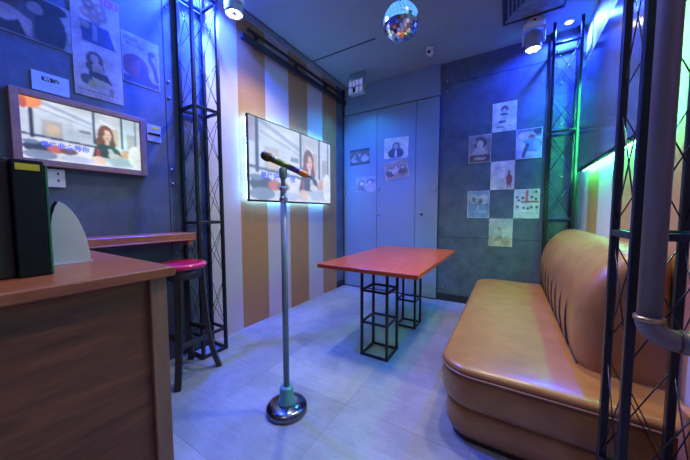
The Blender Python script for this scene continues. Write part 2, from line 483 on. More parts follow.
# ================================================================== CLOSET
cl = thing('built_in_closet', (-1.63, YB - 0.03, 0), 'blue-grey built-in closet with three flat doors filling the back wall beside the denim panel', 'closet')
b = MB(); b.box((XL, YB - 0.026, 0.0), (-0.866, YB - 0.004, 2.85)); b.build('carcass', 'gap', cl)
MB().box((-2.395, YB - 0.045, 2.86), (-0.868, YB - 0.004, ZC - 0.001), bev=0.002).build('top_panel', 'closet', cl)
MB().box((XL + 0.002, YB - 0.06, 2.86), (-2.405, YB - 0.005, ZC - 0.002)).build('recess_shade', 'gap', cl)  # dark solid block put in for the shade of the corner recess
de = [-2.406, -1.806, -1.190, -0.868]
for i in range(3):
    d = MB().box((de[i] + 0.003, YB - 0.046, 0.02), (de[i + 1] - 0.003, YB - 0.026, 2.846), bev=0.002).build('door', 'closet', cl)
    if i < 2:
        x = (-1.78, -1.095)[i]
        MB().lathe([(0.0, 0.006), (0.022, 0.006), (0.026, 0.0), (0.0, -0.004)], (x, YB - 0.048, 1.231), (0, -1, 0), 20).build('lock_plate', 'stud' if i == 0 else 'dark_chrome', d)
    x, z = ((-1.772, 1.642), (-0.915, 1.614), (-2.38, 1.60))[i]
    if i != 1 or True:
        b = MB(); b.box((x - 0.03, YB - 0.062, z - 0.005), (x + 0.03, YB - 0.045, z + 0.02), bev=0.003)
        b.box((x - 0.012, YB - 0.075, z - 0.06), (x + 0.012, YB - 0.045, z + 0.0), bev=0.003)
        b.build('handle', 'grey_plastic', d)

# ================================================================== POSTERS
PAPER = (0.70, 0.66, 0.62)
def portrait(cv, u, v, s, hair, skin, cloth, hat=None):
    cv.ell(u, v - 0.62 * s, 0.62 * s, 0.55 * s, cloth)
    cv.rect(u - 0.12 * s, v - 0.3 * s, u + 0.12 * s, v, skin)
    cv.ell(u, v + 0.05 * s, 0.30 * s, 0.36 * s, hair)
    cv.ell(u, v, 0.20 * s, 0.27 * s, skin)
    cv.rect(u - 0.12 * s, v + 0.02 * s, u - 0.04 * s, v + 0.06 * s, hair); cv.rect(u + 0.04 * s, v + 0.02 * s, u + 0.12 * s, v + 0.06 * s, hair)
    cv.rect(u - 0.06 * s, v - 0.14 * s, u + 0.06 * s, v - 0.11 * s, (0.4, 0.1, 0.1))
def pposter(name_label, cat, cv, wall, a, z0, z1, group, tilt=0.0, off=0.004):
    (a0, a1) = a
    if wall == 'left': P0, U = V((XL + off, a0, z0)), V((0, a1 - a0, 0))
    elif wall == 'back': P0, U = V((a0, YB - off, z0)), V((a1 - a0, 0, 0))
    elif wall == 'closet': P0, U = V((a0, YB - 0.046 - off, z0)), V((a1 - a0, 0, 0))
    Vv = V((0, 0, z1 - z0))
    if tilt:
        N = U.cross(Vv).normalized(); R = Matrix.Rotation(tilt, 3, N)
        c = P0 + (U + Vv) / 2; U = R @ U; Vv = R @ Vv; P0 = c - (U + Vv) / 2
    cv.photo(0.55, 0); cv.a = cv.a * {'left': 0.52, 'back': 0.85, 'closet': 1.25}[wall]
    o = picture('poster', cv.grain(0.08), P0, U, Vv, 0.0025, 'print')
    return props(o, name_label, cat, group), P0, U, Vv

GL, GB, GCc = 'posters on the left denim wall', 'posters in the checkered cluster on the back wall', 'photos stuck on the closet doors'
# 1 landscape couple
cv = Canvas(70, 52, (0.10, 0.09, 0.10))
cv.rect(0.82, 0, 1, 1, (0.42, 0.36, 0.38)); cv.ell(0.76, 0.35, 0.18, 0.5, (0.03, 0.035, 0.06))
cv.ell(0.70, 0.86, 0.26, 0.16, (0.02, 0.02, 0.04)); cv.ell(0.60, 0.72, 0.09, 0.12, (0.36, 0.28, 0.26))
cv.ell(0.25, 0.78, 0.20, 0.30, (0.10, 0.05, 0.05)); cv.ell(0.24, 0.78, 0.10, 0.17, (0.45, 0.33, 0.32))
cv.poly([(0.05, 0.42), (0.2, 0.56), (0.34, 0.56), (0.56, 0.40), (0.56, 0.06), (0.46, 0.06), (0.34, 0.22), (0.22, 0.24)], (0.48, 0.36, 0.34))
cv.poly([(0.10, 0.0), (0.16, 0.34), (0.28, 0.18), (0.42, 0.34), (0.50, 0.0)], (0.03, 0.03, 0.05))
cv.border(0.02, (0.4, 0.36, 0.38)); cv.blur(1)
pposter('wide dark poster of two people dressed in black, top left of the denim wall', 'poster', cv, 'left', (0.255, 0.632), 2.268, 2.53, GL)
# 2 bouquet in a dark vase (plain stand-in) with YOU
cv = Canvas(52, 70, (0.60, 0.50, 0.50))
for du, dv, c in ((0, 0, (0.34, 0.20, 0.14)), (-0.15, -.05, (0.42, 0.27, 0.18)), (0.16, -.03, (0.38, 0.24, 0.17)), (0.02, -.13, (0.46, 0.30, 0.20)), (-0.1, .12, (0.30, 0.18, 0.12)), (0.12, .10, (0.40, 0.25, 0.15))):
    cv.ell(0.45 + du, 0.62 + dv, 0.13, 0.10, c); cv.ell(0.45 + du, 0.62 + dv, 0.05, 0.04, (0.55, 0.38, 0.24))
cv.poly([(0.16, 0.42), (0.74, 0.40), (0.88, 0.05), (0.20, 0.05)], (0.06, 0.08, 0.20)); cv.rect(0.40, 0.1, 0.5, 0.40, (0.35, 0.33, 0.38))
cv.ell(0.26, 0.34, 0.10, 0.06, (0.42, 0.30, 0.22)); cv.border(0.012, (0.62, 0.56, 0.56)); cv.blur(1)
o, P0, U, Vv = pposter('tall poster of a brown bouquet on dark blue with the word YOU', 'poster', cv, 'left', (0.634, 0.892), 2.372, 2.73, GL)
text_mesh('lettering', 'YOU', P0 + U * 0.55 + Vv * 0.84, U, Vv, 0.07, 'ink_red', o, 0.0008, 0.11, 0.002)
# 3 seated girl
cv = Canvas(56, 76, (0.66, 0.58, 0.56))
cv.ell(0.42, 0.74, 0.17, 0.16, (0.16, 0.09, 0.10)); cv.ell(0.42, 0.60, 0.19, 0.12, (0.16, 0.09, 0.10)); cv.ell(0.42, 0.76, 0.08, 0.085, (0.62, 0.47, 0.42))
cv.ell(0.47, 0.58, 0.12, 0.12, (0.62, 0.45, 0.42)); cv.poly([(0.28, 0.50), (0.66, 0.52), (0.78, 0.34), (0.30, 0.40)], (0.06, 0.05, 0.09))
cv.poly([(0.36, 0.40), (0.72, 0.36), (0.66, 0.24), (0.30, 0.22)], (0.66, 0.58, 0.36)); cv.ell(0.24, 0.33, 0.12, 0.10, (0.10, 0.10, 0.12)); cv.ell(0.34, 0.26, 0.08, 0.08, (0.52, 0.44, 0.20))
cv.ell(0.75, 0.2, 0.05, 0.08, (0.40, 0.28, 0.26)); cv.scrib(0.08, 0.10, 0.90, 0.13, (0.12, 0.08, 0.14), 0.6); cv.scrib(0.2, 0.05, 0.8, 0.07, (0.4, 0.2, 0.2), 0.4)
cv.border(0.015, (0.70, 0.64, 0.60)); cv.blur(1)
pposter('pale poster of a long-haired girl sitting, just above the framed screen', 'poster', cv, 'left', (0.634, 0.892), 2.03, 2.370, GL)
# 4 swan
cv = Canvas(52, 70, (0.42, 0.38, 0.48))
cv.ell(0.34, 0.36, 0.36, 0.24, (0.20, 0.05, 0.07)); cv.rect(0, 0.0, 1, 0.14, (0.07, 0.06, 0.12))
for k in range(7): cv.line(0.06 + k * 0.06, 0.30 + k * 0.035, 0.55, 0.16 + k * 0.02, 0.012, (0.36, 0.10, 0.09))
cv.poly([(0.5, 0.52), (0.78, 0.14), (0.98, 0.08), (0.62, 0.05), (0.42, 0.2)], (0.04, 0.04, 0.09))
cv.line(0.92, 0.22, 0.86, 0.44, 0.055, (0.04, 0.04, 0.09)); cv.line(0.86, 0.44, 0.74, 0.60, 0.05, (0.04, 0.04, 0.09)); cv.line(0.74, 0.60, 0.72, 0.72, 0.045, (0.04, 0.04, 0.09))
cv.ell(0.80, 0.74, 0.10, 0.05, (0.04, 0.04, 0.09)); cv.line(0.86, 0.72, 0.93, 0.66, 0.02, (0.5, 0.1, 0.1))
cv.scrib(0.06, 0.84, 0.42, 0.93, (0.08, 0.08, 0.16), 0.6); cv.scrib(0.1, 0.76, 0.60, 0.82, (0.08, 0.08, 0.16), 0.5)
cv.border(0.012, (0.55, 0.5, 0.55)); cv.blur(1)
pposter('poster of a black swan with a dark red wing on the denim wall', 'poster', cv, 'left', (0.896, 1.141), 2.216, 2.574, GL)
# wifi sign
cv = Canvas(40, 30, (0.40, 0.50, 0.62))
cv.scrib(0.12, 0.36, 0.88, 0.40, (0.12, 0.14, 0.26), 0.5); cv.scrib(0.22, 0.22, 0.8, 0.26, (0.12, 0.14, 0.26), 0.4)
cv.ell(0.32, 0.68, 0.075, 0.12, (0.01, 0.01, 0.03)); cv.rect(0.32, 0.56, 0.5, 0.80, (0.01, 0.01, 0.03)); cv.ell(0.5, 0.68, 0.075, 0.12, (0.01, 0.01, 0.03))
o = picture('sign', cv, (XL + 0.004, 0.447, 1.985), (0, 0.160, 0), (0, 0, 0.113), 0.0025, 'print')
props(o, 'small pale blue WiFi sign above the framed screen', 'sign')
P0, U, Vv = V((XL + 0.004, 0.447, 1.985)), V((0, 1, 0)), V((0, 0, 1))
text_mesh('lettering', 'Wi', P0 + U * 0.048 + Vv * 0.067, U, Vv, 0.030, 'ink_white', o, 0.0008, 0.028, 0.0006)
text_mesh('lettering', 'Fi', P0 + U * 0.094 + Vv * 0.067, U, Vv, 0.030, 'ink_dark', o, 0.0008, 0.02, 0.0006)

# back wall cluster
W = 0.262
def cell(c, r): return (-0.225 + c * 0.265, -0.225 + c * 0.265 + W), 2.262 - r * 0.361, 2.262 - r * 0.361 + 0.355
cv = Canvas(44, 60, (0.62, 0.62, 0.62)); cv.ell(0.5, 0.76, 0.15, 0.12, (0.10, 0.08, 0.08)); cv.ell(0.5, 0.70, 0.10, 0.09, (0.50, 0.42, 0.38))
cv.ell(0.46, 0.5, 0.16, 0.14, (0.55, 0.53, 0.50)); cv.line(0.36, 0.6, 0.62, 0.58, 0.04, (0.08, 0.12, 0.10)); cv.ell(0.42, 0.34, 0.16, 0.05, (0.12, 0.10, 0.10)); cv.scrib(0.15, 0.14, 0.5, 0.18, (0.08,)*3, 0.8); cv.ell(0.72, 0.18, 0.03, 0.03, (0.4, 0.2, 0.1))
cv.border(0.02, (0.74,)*3).blur(1); (a, z0, z1) = cell(0, 0)
pposter('pale grey poster of a dark-haired person, topmost of the back wall cluster', 'poster', cv, 'back', a, z0, z1, GB)
cv = Canvas(44, 60, (0.30, 0.24, 0.28)); cv.ell(0.5, 0.72, 0.30, 0.20, (0.09, 0.07, 0.09)); cv.ell(0.22, 0.78, 0.12, 0.1, (0.40, 0.32, 0.38)); cv.ell(0.5, 0.66, 0.15, 0.15, (0.55, 0.44, 0.42))
cv.poly([(0.08, 0.30), (0.34, 0.55), (0.66, 0.55), (0.94, 0.30)], (0.52, 0.42, 0.42)); cv.rect(0.05, 0.04, 0.95, 0.26, (0.16, 0.07, 0.08)); cv.scrib(0.25, 0.10, 0.8, 0.20, (0.65, 0.6, 0.6), 0.7)
cv.border(0.02, (0.62, 0.58, 0.62)).blur(1); (a, z0, z1) = cell(-1, 1)
pposter('brown poster of a person with raised arms, left on the back wall', 'poster', cv, 'back', a, z0, z1, GB)
cv = Canvas(44, 60, (0.45, 0.52, 0.66)); cv.rect(0, 0.72, 1, 1, (0.28, 0.22, 0.32)); cv.ell(0.4, 0.76, 0.34, 0.14, (0.66, 0.5, 0.46)); cv.ell(0.85, 0.9, 0.2, 0.12, (0.07, 0.06, 0.14)); cv.ell(0.6, 0.7, 0.12, 0.1, (0.5, 0.12, 0.12))
cv.ell(0.6, 0.45, 0.36, 0.22, (0.18, 0.30, 0.50)); cv.ell(0.18, 0.42, 0.2, 0.16, (0.62, 0.62, 0.66)); cv.ell(0.78, 0.42, 0.14, 0.16, (0.42, 0.55, 0.66)); cv.line(0.3, 0.1, 0.45, 0.45, 0.07, (0.07, 0.10, 0.18)); cv.rect(0.4, 0.08, 0.9, 0.22, (0.62, 0.64, 0.66))
cv.border(0.02, (0.7, 0.72, 0.78)).blur(1); (a, z0, z1) = cell(1, 1)
pposter('blue film poster of embracing figures, right end of the second row on the back wall', 'poster', cv, 'back', a, z0, z1, GB)
cv = Canvas(44, 60, (0.64, 0.62, 0.58)); cv.scrib(0.1, 0.76, 0.6, 0.80, (0.45, 0.40, 0.12), 0.6); cv.scrib(0.4, 0.66, 0.75, 0.69, (0.5, 0.45, 0.4), 0.5)
cv.ell(0.78, 0.34, 0.13, 0.20, (0.28, 0.08, 0.08)); cv.ell(0.78, 0.62, 0.05, 0.045, (0.2, 0.1, 0.08)); cv.line(0.78, 0.55, 0.72, 0.3, 0.05, (0.34, 0.1, 0.1)); cv.rect(0.70, 0.05, 0.76, 0.16, (0.12, 0.06, 0.06)); cv.rect(0.81, 0.05, 0.86, 0.16, (0.12, 0.06, 0.06))
cv.border(0.02, (0.72, 0.70, 0.66)).blur(1); (a, z0, z1) = cell(0, 2)
pposter('cream poster of a figure in a dark red coat, centre of the back wall cluster', 'poster', cv, 'back', a, z0, z1, GB)
cv = Canvas(44, 60, (0.22, 0.36, 0.46)); cv.ell(0.3, 0.72, 0.25, 0.16, (0.38, 0.44, 0.36)); cv.ell(0.72, 0.68, 0.2, 0.18, (0.46, 0.5, 0.5)); cv.ell(0.3, 0.68, 0.08, 0.1, (0.12, 0.15, 0.2)); cv.ell(0.6, 0.62, 0.08, 0.1, (0.12, 0.15, 0.2))
cv.rect(0, 0.46, 1, 0.49, (0.10, 0.14, 0.2)); cv.rect(0, 0.1, 1, 0.42, (0.16, 0.28, 0.40)); cv.line(0.5, 0.45, 0.45, 0.3, 0.03, (0.5, 0.55, 0.5)); cv.scrib(0.1, 0.16, 0.9, 0.28, (0.4, 0.5, 0.56), 0.3)
cv.border(0.02, (0.55, 0.6, 0.62)).blur(1); (a, z0, z1) = cell(-1, 3)
pposter('teal landscape poster, left end of the fourth row on the back wall', 'poster', cv, 'back', a, z0, z1, GB)
cv = Canvas(44, 60, (0.66, 0.64, 0.64)); cv.line(0.52, 0.98, 0.5, 0.62, 0.05, (0.62, 0.12, 0.14)); cv.line(0.3, 0.56, 0.95, 0.56, 0.035, (0.5, 0.14, 0.14))
for u_, v_ in ((0.12, 0.72), (0.2, 0.62), (0.35, 0.7), (0.7, 0.72), (0.85, 0.66), (0.15, 0.4), (0.4, 0.36), (0.7, 0.38), (0.86, 0.9), (0.9, 0.38), (0.55, 0.34)): cv.ell(u_, v_, 0.06, 0.045, (0.10, 0.10, 0.14))
cv.scrib(0.2, 0.17, 0.75, 0.20, (0.5, 0.2, 0.2), 0.6); cv.scrib(0.1, 0.3, 0.9, 0.32, (0.2, 0.2, 0.2), 0.5); cv.border(0.02, (0.74,)*3).blur(1); (a, z0, z1) = cell(1, 3)
pposter('white poster with a red pointed tower and small dark marks on the back wall', 'poster', cv, 'back', a, z0, z1, GB)
cv = Canvas(44, 60, (0.50, 0.54, 0.46)); cv.rect(0, 0, 1, 0.34, (0.52, 0.46, 0.28)); cv.rect(0, 0.8, 1, 1, (0.55, 0.58, 0.56)); cv.ell(0.45, 0.62, 0.07, 0.06, (0.26, 0.2, 0.14)); cv.line(0.45, 0.58, 0.5, 0.34, 0.06, (0.34, 0.36, 0.3)); cv.line(0.5, 0.36, 0.25, 0.2, 0.03, (0.28, 0.26, 0.2)); cv.line(0.52, 0.34, 0.62, 0.14, 0.03, (0.28, 0.26, 0.2)); cv.line(0.45, 0.5, 0.75, 0.48, 0.02, (0.4, 0.36, 0.3)); cv.ell(0.8, 0.15, 0.12, 0.07, (0.4, 0.38, 0.24)); cv.scrib(0.4, 0.06, 0.85, 0.09, (0.2, 0.2, 0.16), 0.5)
cv.border(0.02, (0.62, 0.62, 0.54)).blur(1); (a, z0, z1) = cell(0, 4)
pposter('green and yellow poster of a running figure, lowest of the back wall cluster', 'poster', cv, 'back', a, z0, z1, GB)
# closet photographs
def group_photo(bg, n, sk, cl_, w=56, h=42, dark=(0.06, 0.05, 0.07)):
    cv = Canvas(w, h, bg)
    for k in range(n):
        u = (k + 0.5) / n * 0.8 + 0.1; v = 0.56 + 0.06 * (k % 2)
        portrait(cv, u, v, 0.62 / max(1.2, n * 0.62), dark, sk, cl_[k % len(cl_)])
    return cv
cv = group_photo((0.14, 0.10, 0.10), 3, (0.42, 0.30, 0.24), [(0.30, 0.26, 0.32), (0.1, 0.08, 0.14)]); cv.rect(0, 0.86, 1, 1, (0.05, 0.05, 0.08)); cv.rect(0, 0, 1, 0.12, (0.05, 0.05, 0.08)); cv.blur(1)
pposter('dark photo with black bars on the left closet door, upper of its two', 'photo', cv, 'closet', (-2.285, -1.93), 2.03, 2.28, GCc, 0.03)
cv = group_photo((0.22, 0.24, 0.34), 2, (0.45, 0.42, 0.46), [(0.16, 0.16, 0.22), (0.3, 0.3, 0.36)]); cv.border(0.03, (0.3, 0.32, 0.42)).blur(1)
pposter('blue-grey photo of two faces on the left closet door, lower of its two', 'photo', cv, 'closet', (-2.175, -1.815), 1.585, 1.83, GCc, -0.03)
cv = group_photo((0.50, 0.42, 0.32), 1, (0.40, 0.28, 0.22), [(0.06, 0.05, 0.05)]); cv.line(0.5, 0.35, 0.5, 0.1, 0.04, (0.5, 0.48, 0.5)); cv.border(0.02, (0.5, 0.46, 0.46)).blur(1)
pposter('photo of a person in a dark suit on the middle closet door', 'photo', cv, 'closet', (-1.68, -1.30), 2.07, 2.375, GCc, -0.03, 0.004)
cv = group_photo((0.28, 0.19, 0.13), 3, (0.48, 0.34, 0.24), [(0.08, 0.06, 0.06), (0.38, 0.30, 0.22), (0.14, 0.09, 0.06)]); cv.border(0.03, (0.46, 0.40, 0.38)).blur(1)
pposter('tilted brown group photo on the middle closet door below the suit photo', 'photo', cv, 'closet', (-1.665, -1.295), 1.765, 2.03, GCc, 0.16, 0.008)

# ================================================================== SCREENS
def tv_canvas(w, h, haze=0.0):
    cv = Canvas(w, h, (0.62, 0.70, 0.86))
    cv.rect(0, 0.80, 0.55, 1, (0.72, 0.78, 0.92)); cv.poly([(0.05, 0.98), (0.55, 0.72), (0.55, 0.78), (0.12, 1.0)], (0.40, 0.48, 0.66))
    cv.poly([(0.1, 0.84), (0.55, 0.66), (0.55, 0.69), (0.1, 0.87)], (0.42, 0.48, 0.62))
    for k in range(9): cv.rect(0.14 + k * 0.045, 0.36, 0.144 + k * 0.045, 0.70, (0.52, 0.60, 0.78))
    for k in range(4): cv.rect(0.12, 0.42 + k * 0.08, 0.55, 0.43 + k * 0.08, (0.54, 0.62, 0.80))
    cv.rect(0.14, 0.38, 0.29, 0.68, (0.50, 0.50, 0.56)); cv.ell(0.22, 0.52, 0.05, 0.10, (0.70, 0.56, 0.42)); cv.rect(0.42, 0.56, 0.52, 0.62, (0.22, 0.25, 0.36))
    cv.rect(0.57, 0.4, 0.82, 1.0, (0.60, 0.63, 0.74)); cv.poly([(0.60, 0.9), (0.78, 0.74), (0.78, 0.7), (0.6, 0.85)], (0.8, 0.82, 0.92))
    cv.rect(0.70, 0.42, 0.78, 0.76, (0.58, 0.44, 0.42)); cv.rect(0.84, 0.35, 1.0, 1.0, (0.56, 0.62, 0.78)); cv.rect(0.86, 0.42, 0.96, 0.70, (0.42, 0.40, 0.46))
    cv.rect(0, 0, 1, 0.34, (0.74, 0.76, 0.86))
    cv.rect(0.055, 0.34, 0.085, 1.0, (0.03, 0.04, 0.10)); cv.rect(0.535, 0.40, 0.56, 1.0, (0.05, 0.07, 0.16)); cv.rect(0.80, 0.38, 0.825, 1.0, (0.05, 0.07, 0.16))
    cv.poly([(0, 0.42), (0, 0.385), (0.56, 0.33), (0.56, 0.365)], (0.04, 0.06, 0.16)); cv.rect(0.95, 0.5, 0.965, 1, (0.12, 0.16, 0.3))
    if not haze: cv.ell(0.06, 0.95, 0.09, 0.12, (0.85, 0.30, 0.15)); cv.ell(0.02, 0.9, 0.03, 0.1, (0.55, 0.12, 0.08))
    else: cv.rect(0, 0.7, 0.05, 1, (0.45, 0.38, 0.50))
    # seated woman
    cv.ell(0.655, 0.60, 0.075, 0.20, (0.20, 0.06, 0.05)); cv.ell(0.62, 0.44, 0.06, 0.14, (0.22, 0.06, 0.05)); cv.ell(0.70, 0.44, 0.045, 0.14, (0.14, 0.04, 0.05))
    cv.poly([(0.52, 0.14), (0.55, 0.36), (0.62, 0.44), (0.70, 0.44), (0.78, 0.34), (0.80, 0.22), (0.68, 0.16)], (0.035, 0.035, 0.07))
    cv.ell(0.665, 0.60, 0.040, 0.11, (0.80, 0.52, 0.46)); cv.rect(0.65, 0.42, 0.685, 0.52, (0.74, 0.48, 0.44)); cv.ell(0.668, 0.545, 0.014, 0.014, (0.7, 0.1, 0.12))
    cv.rect(0.640, 0.615, 0.658, 0.63, (0.1, 0.04, 0.05)); cv.rect(0.674, 0.615, 0.692, 0.63, (0.1, 0.04, 0.05)); cv.ell(0.625, 0.66, 0.02, 0.08, (0.20, 0.06, 0.05)); cv.ell(0.575, 0.25, 0.02, 0.08, (0.35, 0.06, 0.10))
    cv.poly([(0.67, 0.34), (0.70, 0.36), (0.74, 0.24), (0.68, 0.22)], (0.5, 0.55, 0.7)); cv.ell(0.73, 0.22, 0.06, 0.05, (0.74, 0.70, 0.76))
    # table things
    cv.poly([(0.60, 0.16), (0.85, 0.20), (1.0, 0.14), (0.95, 0.04), (0.72, 0.03)], (0.46, 0.54, 0.72)); cv.rect(0.80, 0.20, 0.89, 0.36, (0.72, 0.40, 0.26)); cv.ell(0.94, 0.26, 0.07, 0.22, (0.86, 0.88, 0.95))
    cv.ell(0.12, 0.20, 0.12, 0.10, (0.05, 0.06, 0.13)); cv.ell(0.24, 0.20, 0.07, 0.07, (0.62, 0.16, 0.12)); cv.ell(0.33, 0.19, 0.07, 0.06, (0.16, 0.10, 0.14)); cv.ell(0.06, 0.28, 0.06, 0.04, (0.16, 0.24, 0.42))
    cv.ell(0.58, 0.10, 0.07, 0.08, (0.78, 0.58, 0.52)); cv.ell(0.40, 0.07, 0.14, 0.06, (0.50, 0.56, 0.80)); cv.ell(0.12, 0.08, 0.12, 0.08, (0.24, 0.30, 0.48))
    cv.photo(0.4, 2); cv.a = cv.a * (1 - haze) + np.array((0.42, 0.62, 0.95)) * haze  # bluish reflected haze on the screen is blended into the picture colours
    return cv
# centre television on the striped wall
tv = thing('television', (XL + 0.05, 2.70, 1.35), 'lit flat television showing a seated woman, on the striped wall', 'television')
x0 = XL + 0.055; x1 = x0 + 0.03; ya, yb2, za, zb = 1.915, 3.44, 1.375, 2.285
MB().box((x0, ya, za), (x1, yb2, zb), bev=0.004).build('casing', 'black_plastic', tv)
MB().box((XL + 0.001, 2.40, 1.60), (x0 + 0.002, 2.95, 2.05)).build('wall_bracket', 'black_metal', tv)
picture('screen', tv_canvas(150, 88, 0.22), (x1 + 0.002, ya + 0.014, za + 0.02), (0, yb2 - ya - 0.028, 0), (0, 0, zb - za - 0.034), 0.002, 'screen', tv)
LYR = '最後我會等你'
text_mesh('lyric_text', LYR, (x1 + 0.003, ya + 0.16, za + 0.26), (0, 1, 0), (0, 0, 1), 0.085, 'lyric', tv, 0.001, 0.56, 0.002)
b = MB()
b.box((x0 - 0.03, ya + 0.03, za + 0.02), (x0 - 0.012, yb2 - 0.03, za + 0.03)); b.box((x0 - 0.03, ya + 0.03, zb - 0.03), (x0 - 0.012, yb2 - 0.03, zb - 0.02))
b.box((x0 - 0.03, ya + 0.02, za + 0.03), (x0 - 0.012, ya + 0.03, zb - 0.03)); b.box((x0 - 0.03, yb2 - 0.03, za + 0.03), (x0 - 0.012, yb2 - 0.02, zb - 0.03))
ls = b.build('led_strip', 'led_cyan', tv); props(ls, 'cyan light strip behind the television')
# framed small screen
tf = thing('television', (XL + 0.02, 0.69, 1.53), 'small lit screen in a pale wooden frame on the denim wall', 'television')
ya, yb2, za, zb = 0.350, 1.012, 1.535, 1.965; w = 0.036; xf = XL + 0.04
b = MB()
for a_, c_ in (((XL + .001, ya, za), (xf, ya + w, zb)), ((XL + .001, yb2 - w, za), (xf, yb2, zb)), ((XL + .001, ya + w, za), (xf, yb2 - w, za + w)), ((XL + .001, ya + w, zb - w), (xf, yb2 - w, zb))): b.box(a_, c_, bev=0.003)
b.build('frame', 'frame_wood', tf)
MB().box((XL + 0.002, ya + w - .002, za + w - .002), (XL + 0.022, yb2 - w + .002, zb - w + .002)).build('casing', 'black_plastic', tf)
picture('screen', tv_canvas(130, 78), (XL + 0.025, ya + w + 0.003, za + w + 0.003), (0, yb2 - ya - 2 * w - 0.006, 0), (0, 0, zb - za - 2 * w - 0.006), 0.002, 'screen_small', tf)
text_mesh('lyric_text', LYR, (XL + 0.026, ya + 0.11, za + 0.118), (0, 1, 0), (0, 0, 1), 0.038, 'lyric', tf, 0.001, 0.22, 0.001)
# right television, switched off, tilted edge seen from the side
tr = thing('television', (0.60, 2.78, 1.62), 'large dark switched-off television with green light behind it on the right wall', 'television')
ya, yb2, za, zb = 1.98, 3.60, 1.66, 2.66
MB().box((0.572, ya, za), (0.605, yb2, zb), bev=0.004).build('casing', 'black_plastic', tr)
MB().box((0.604, 2.45, 1.9), (XR - 0.001, 3.1, 2.4)).build('wall_bracket', 'black_metal', tr)
MB().box((0.568, ya + 0.012, za + 0.018), (0.573, yb2 - 0.012, zb - 0.012)).build('screen', 'glass_black', tr)
b = MB()
b.box((0.612, ya + 0.02, za + 0.004), (0.630, yb2 - 0.02, za + 0.014))
b.box((0.612, ya - 0.002, za + 0.014), (0.630, ya + 0.008, zb - 0.02)); b.box((0.612, yb2 - 0.03, za + 0.014), (0.630, yb2 - 0.02, zb - 0.02))
props(b.build('led_strip', 'led_green', tr), 'green light strip behind the television')

# ================================================================== TRUSSES
def make_truss(x0, x1, y0, y1, rings, label, pw=0.027, rod=0.0024):
    t = thing('lattice_truss', ((x0 + x1) / 2, (y0 + y1) / 2, 0), label, 'truss', 'black steel lattice trusses in the corners')
    cs = [(x0, y0), (x1, y0), (x1, y1), (x0, y1)]
    for c in cs: MB().bar((*c, 0.001), (*c, ZC - 0.001), pw).build('post', 'black_metal', t)
    for z in rings:
        for k in range(4):
            p, q = V((*cs[k], z)), V((*cs[(k + 1) % 4], z)); d = (q - p).normalized() * pw * 0.49
            MB().bar(p + d, q - d, 0.024, 0.024).build('crossbar', 'black_metal', t)
    for a, c in zip(rings, rings[1:]):
        if c - a < 0.3: continue
        m = (a + c) / 2
        for lo, hi in ((a, m), (m, c)):
            for k in range(4):
                p, q = cs[k], cs[(k + 1) % 4]
                MB().tube([(*p, lo + 0.03), (*q, hi - 0.03)], rod, 6).build('brace', 'rod', t)
                MB().tube([(*q, lo + 0.03), (*p, hi - 0.03)], rod, 6).build('brace', 'rod', t)
    return t
make_truss(-2.405, -2.20, 1.285, 1.50, [0.016, 0.20, 1.17, 2.12, 3.04], 'black lattice truss on the left beside the stool and denim wall')
make_truss(0.352, 0.585, 3.762, 3.962, [0.016, 0.20, 1.17, 2.13, 3.05], 'black lattice truss in the far right corner behind the sofa')
make_truss(0.340, 0.513, 1.195, 1.395, [0.016, 0.28, 1.175, 2.13, 3.04], 'nearest black lattice truss on the right in front of the sofa end', 0.024, 0.0022)

# ================================================================== TABLE
tb = thing('dining_table', (-1.0, 2.68, 0), 'rectangular table with glossy orange-red top on two black wire cage legs', 'table')
MB().box((-1.45, 1.906, 0.765), (-0.547, 3.45, 0.80), bev=0.004).build('tabletop', ['table_wood'], tb)
for (cx, cy, s) in ((-0.962, 2.175, 0.235), (-0.935, 2.91, 0.20)):
    h = s / 2
    lg = bpy.data.objects.new('cage_leg', None); COL.objects.link(lg); lg.parent = tb; lg.location = V((cx, cy, 0)) - tb.location
    cs = [(cx - h, cy - h), (cx + h, cy - h), (cx + h, cy + h), (cx - h, cy + h)]
    for c in cs: MB().bar((*c, 0.001), (*c, 0.765), 0.022).build('post', 'black_metal', lg)
    for z in (0.012, 0.30, 0.58, 0.752):
        b = MB()
        for k in range(4):
            p, q = V((*cs[k], z)), V((*cs[(k + 1) % 4], z)); d = (q - p).normalized() * 0.011
            b.bar(p + d, q - d, 0.018, 0.02)
        b.build('cage_ring', 'black_metal', lg)

# ================================================================== SOFA
sf = thing('leather_sofa', (0.17, 2.70, 0), 'long tan leather bench sofa with fluted rounded back along the right wall', 'sofa')
def rrect(x0, y0, x1, y1, r, n=10):
    out = []
    for cx, cy, a0 in ((x1 - 0.02, y1 - 0.02, 0), (x0 + r, y1 - r, 90), (x0 + r, y0 + r, 180), (x1 - 0.02, y0 + 0.02, 270)):
        rr = r if cx < (x0 + x1) / 2 else 0.02
        for k in range(n + 1):
            a = math.radians(a0 + 90 * k / n); out.append((cx + rr * math.cos(a), cy + rr * math.sin(a)))
    return out
def loft(levels, x0, y0, x1, y1, r, closed_top=True, dome=0.0):
    """levels: (inset, z)"""
    t = bmesh.new(); rings = []
    for ins, z in levels:
        rings.append([t.verts.new((x, y, z)) for x, y in rrect(x0 + ins, y0 + ins, x1 - 0.0, y1 - ins, max(0.02, r - ins))])
    n = len(rings[0])
    for A, B in zip(rings, rings[1:]):
        for k in range(n): f = t.faces.new((A[k], A[(k + 1) % n], B[(k + 1) % n], B[k])); f.smooth = True
    t.faces.new(rings[0][::-1]); f = t.faces.new(rings[-1]); f.smooth = True
    bmesh.ops.recalc_face_normals(t, faces=t.faces)
    return t
SX0, SX1, SY0, SY1 = -0.315, 0.645, 1.475, 3.738
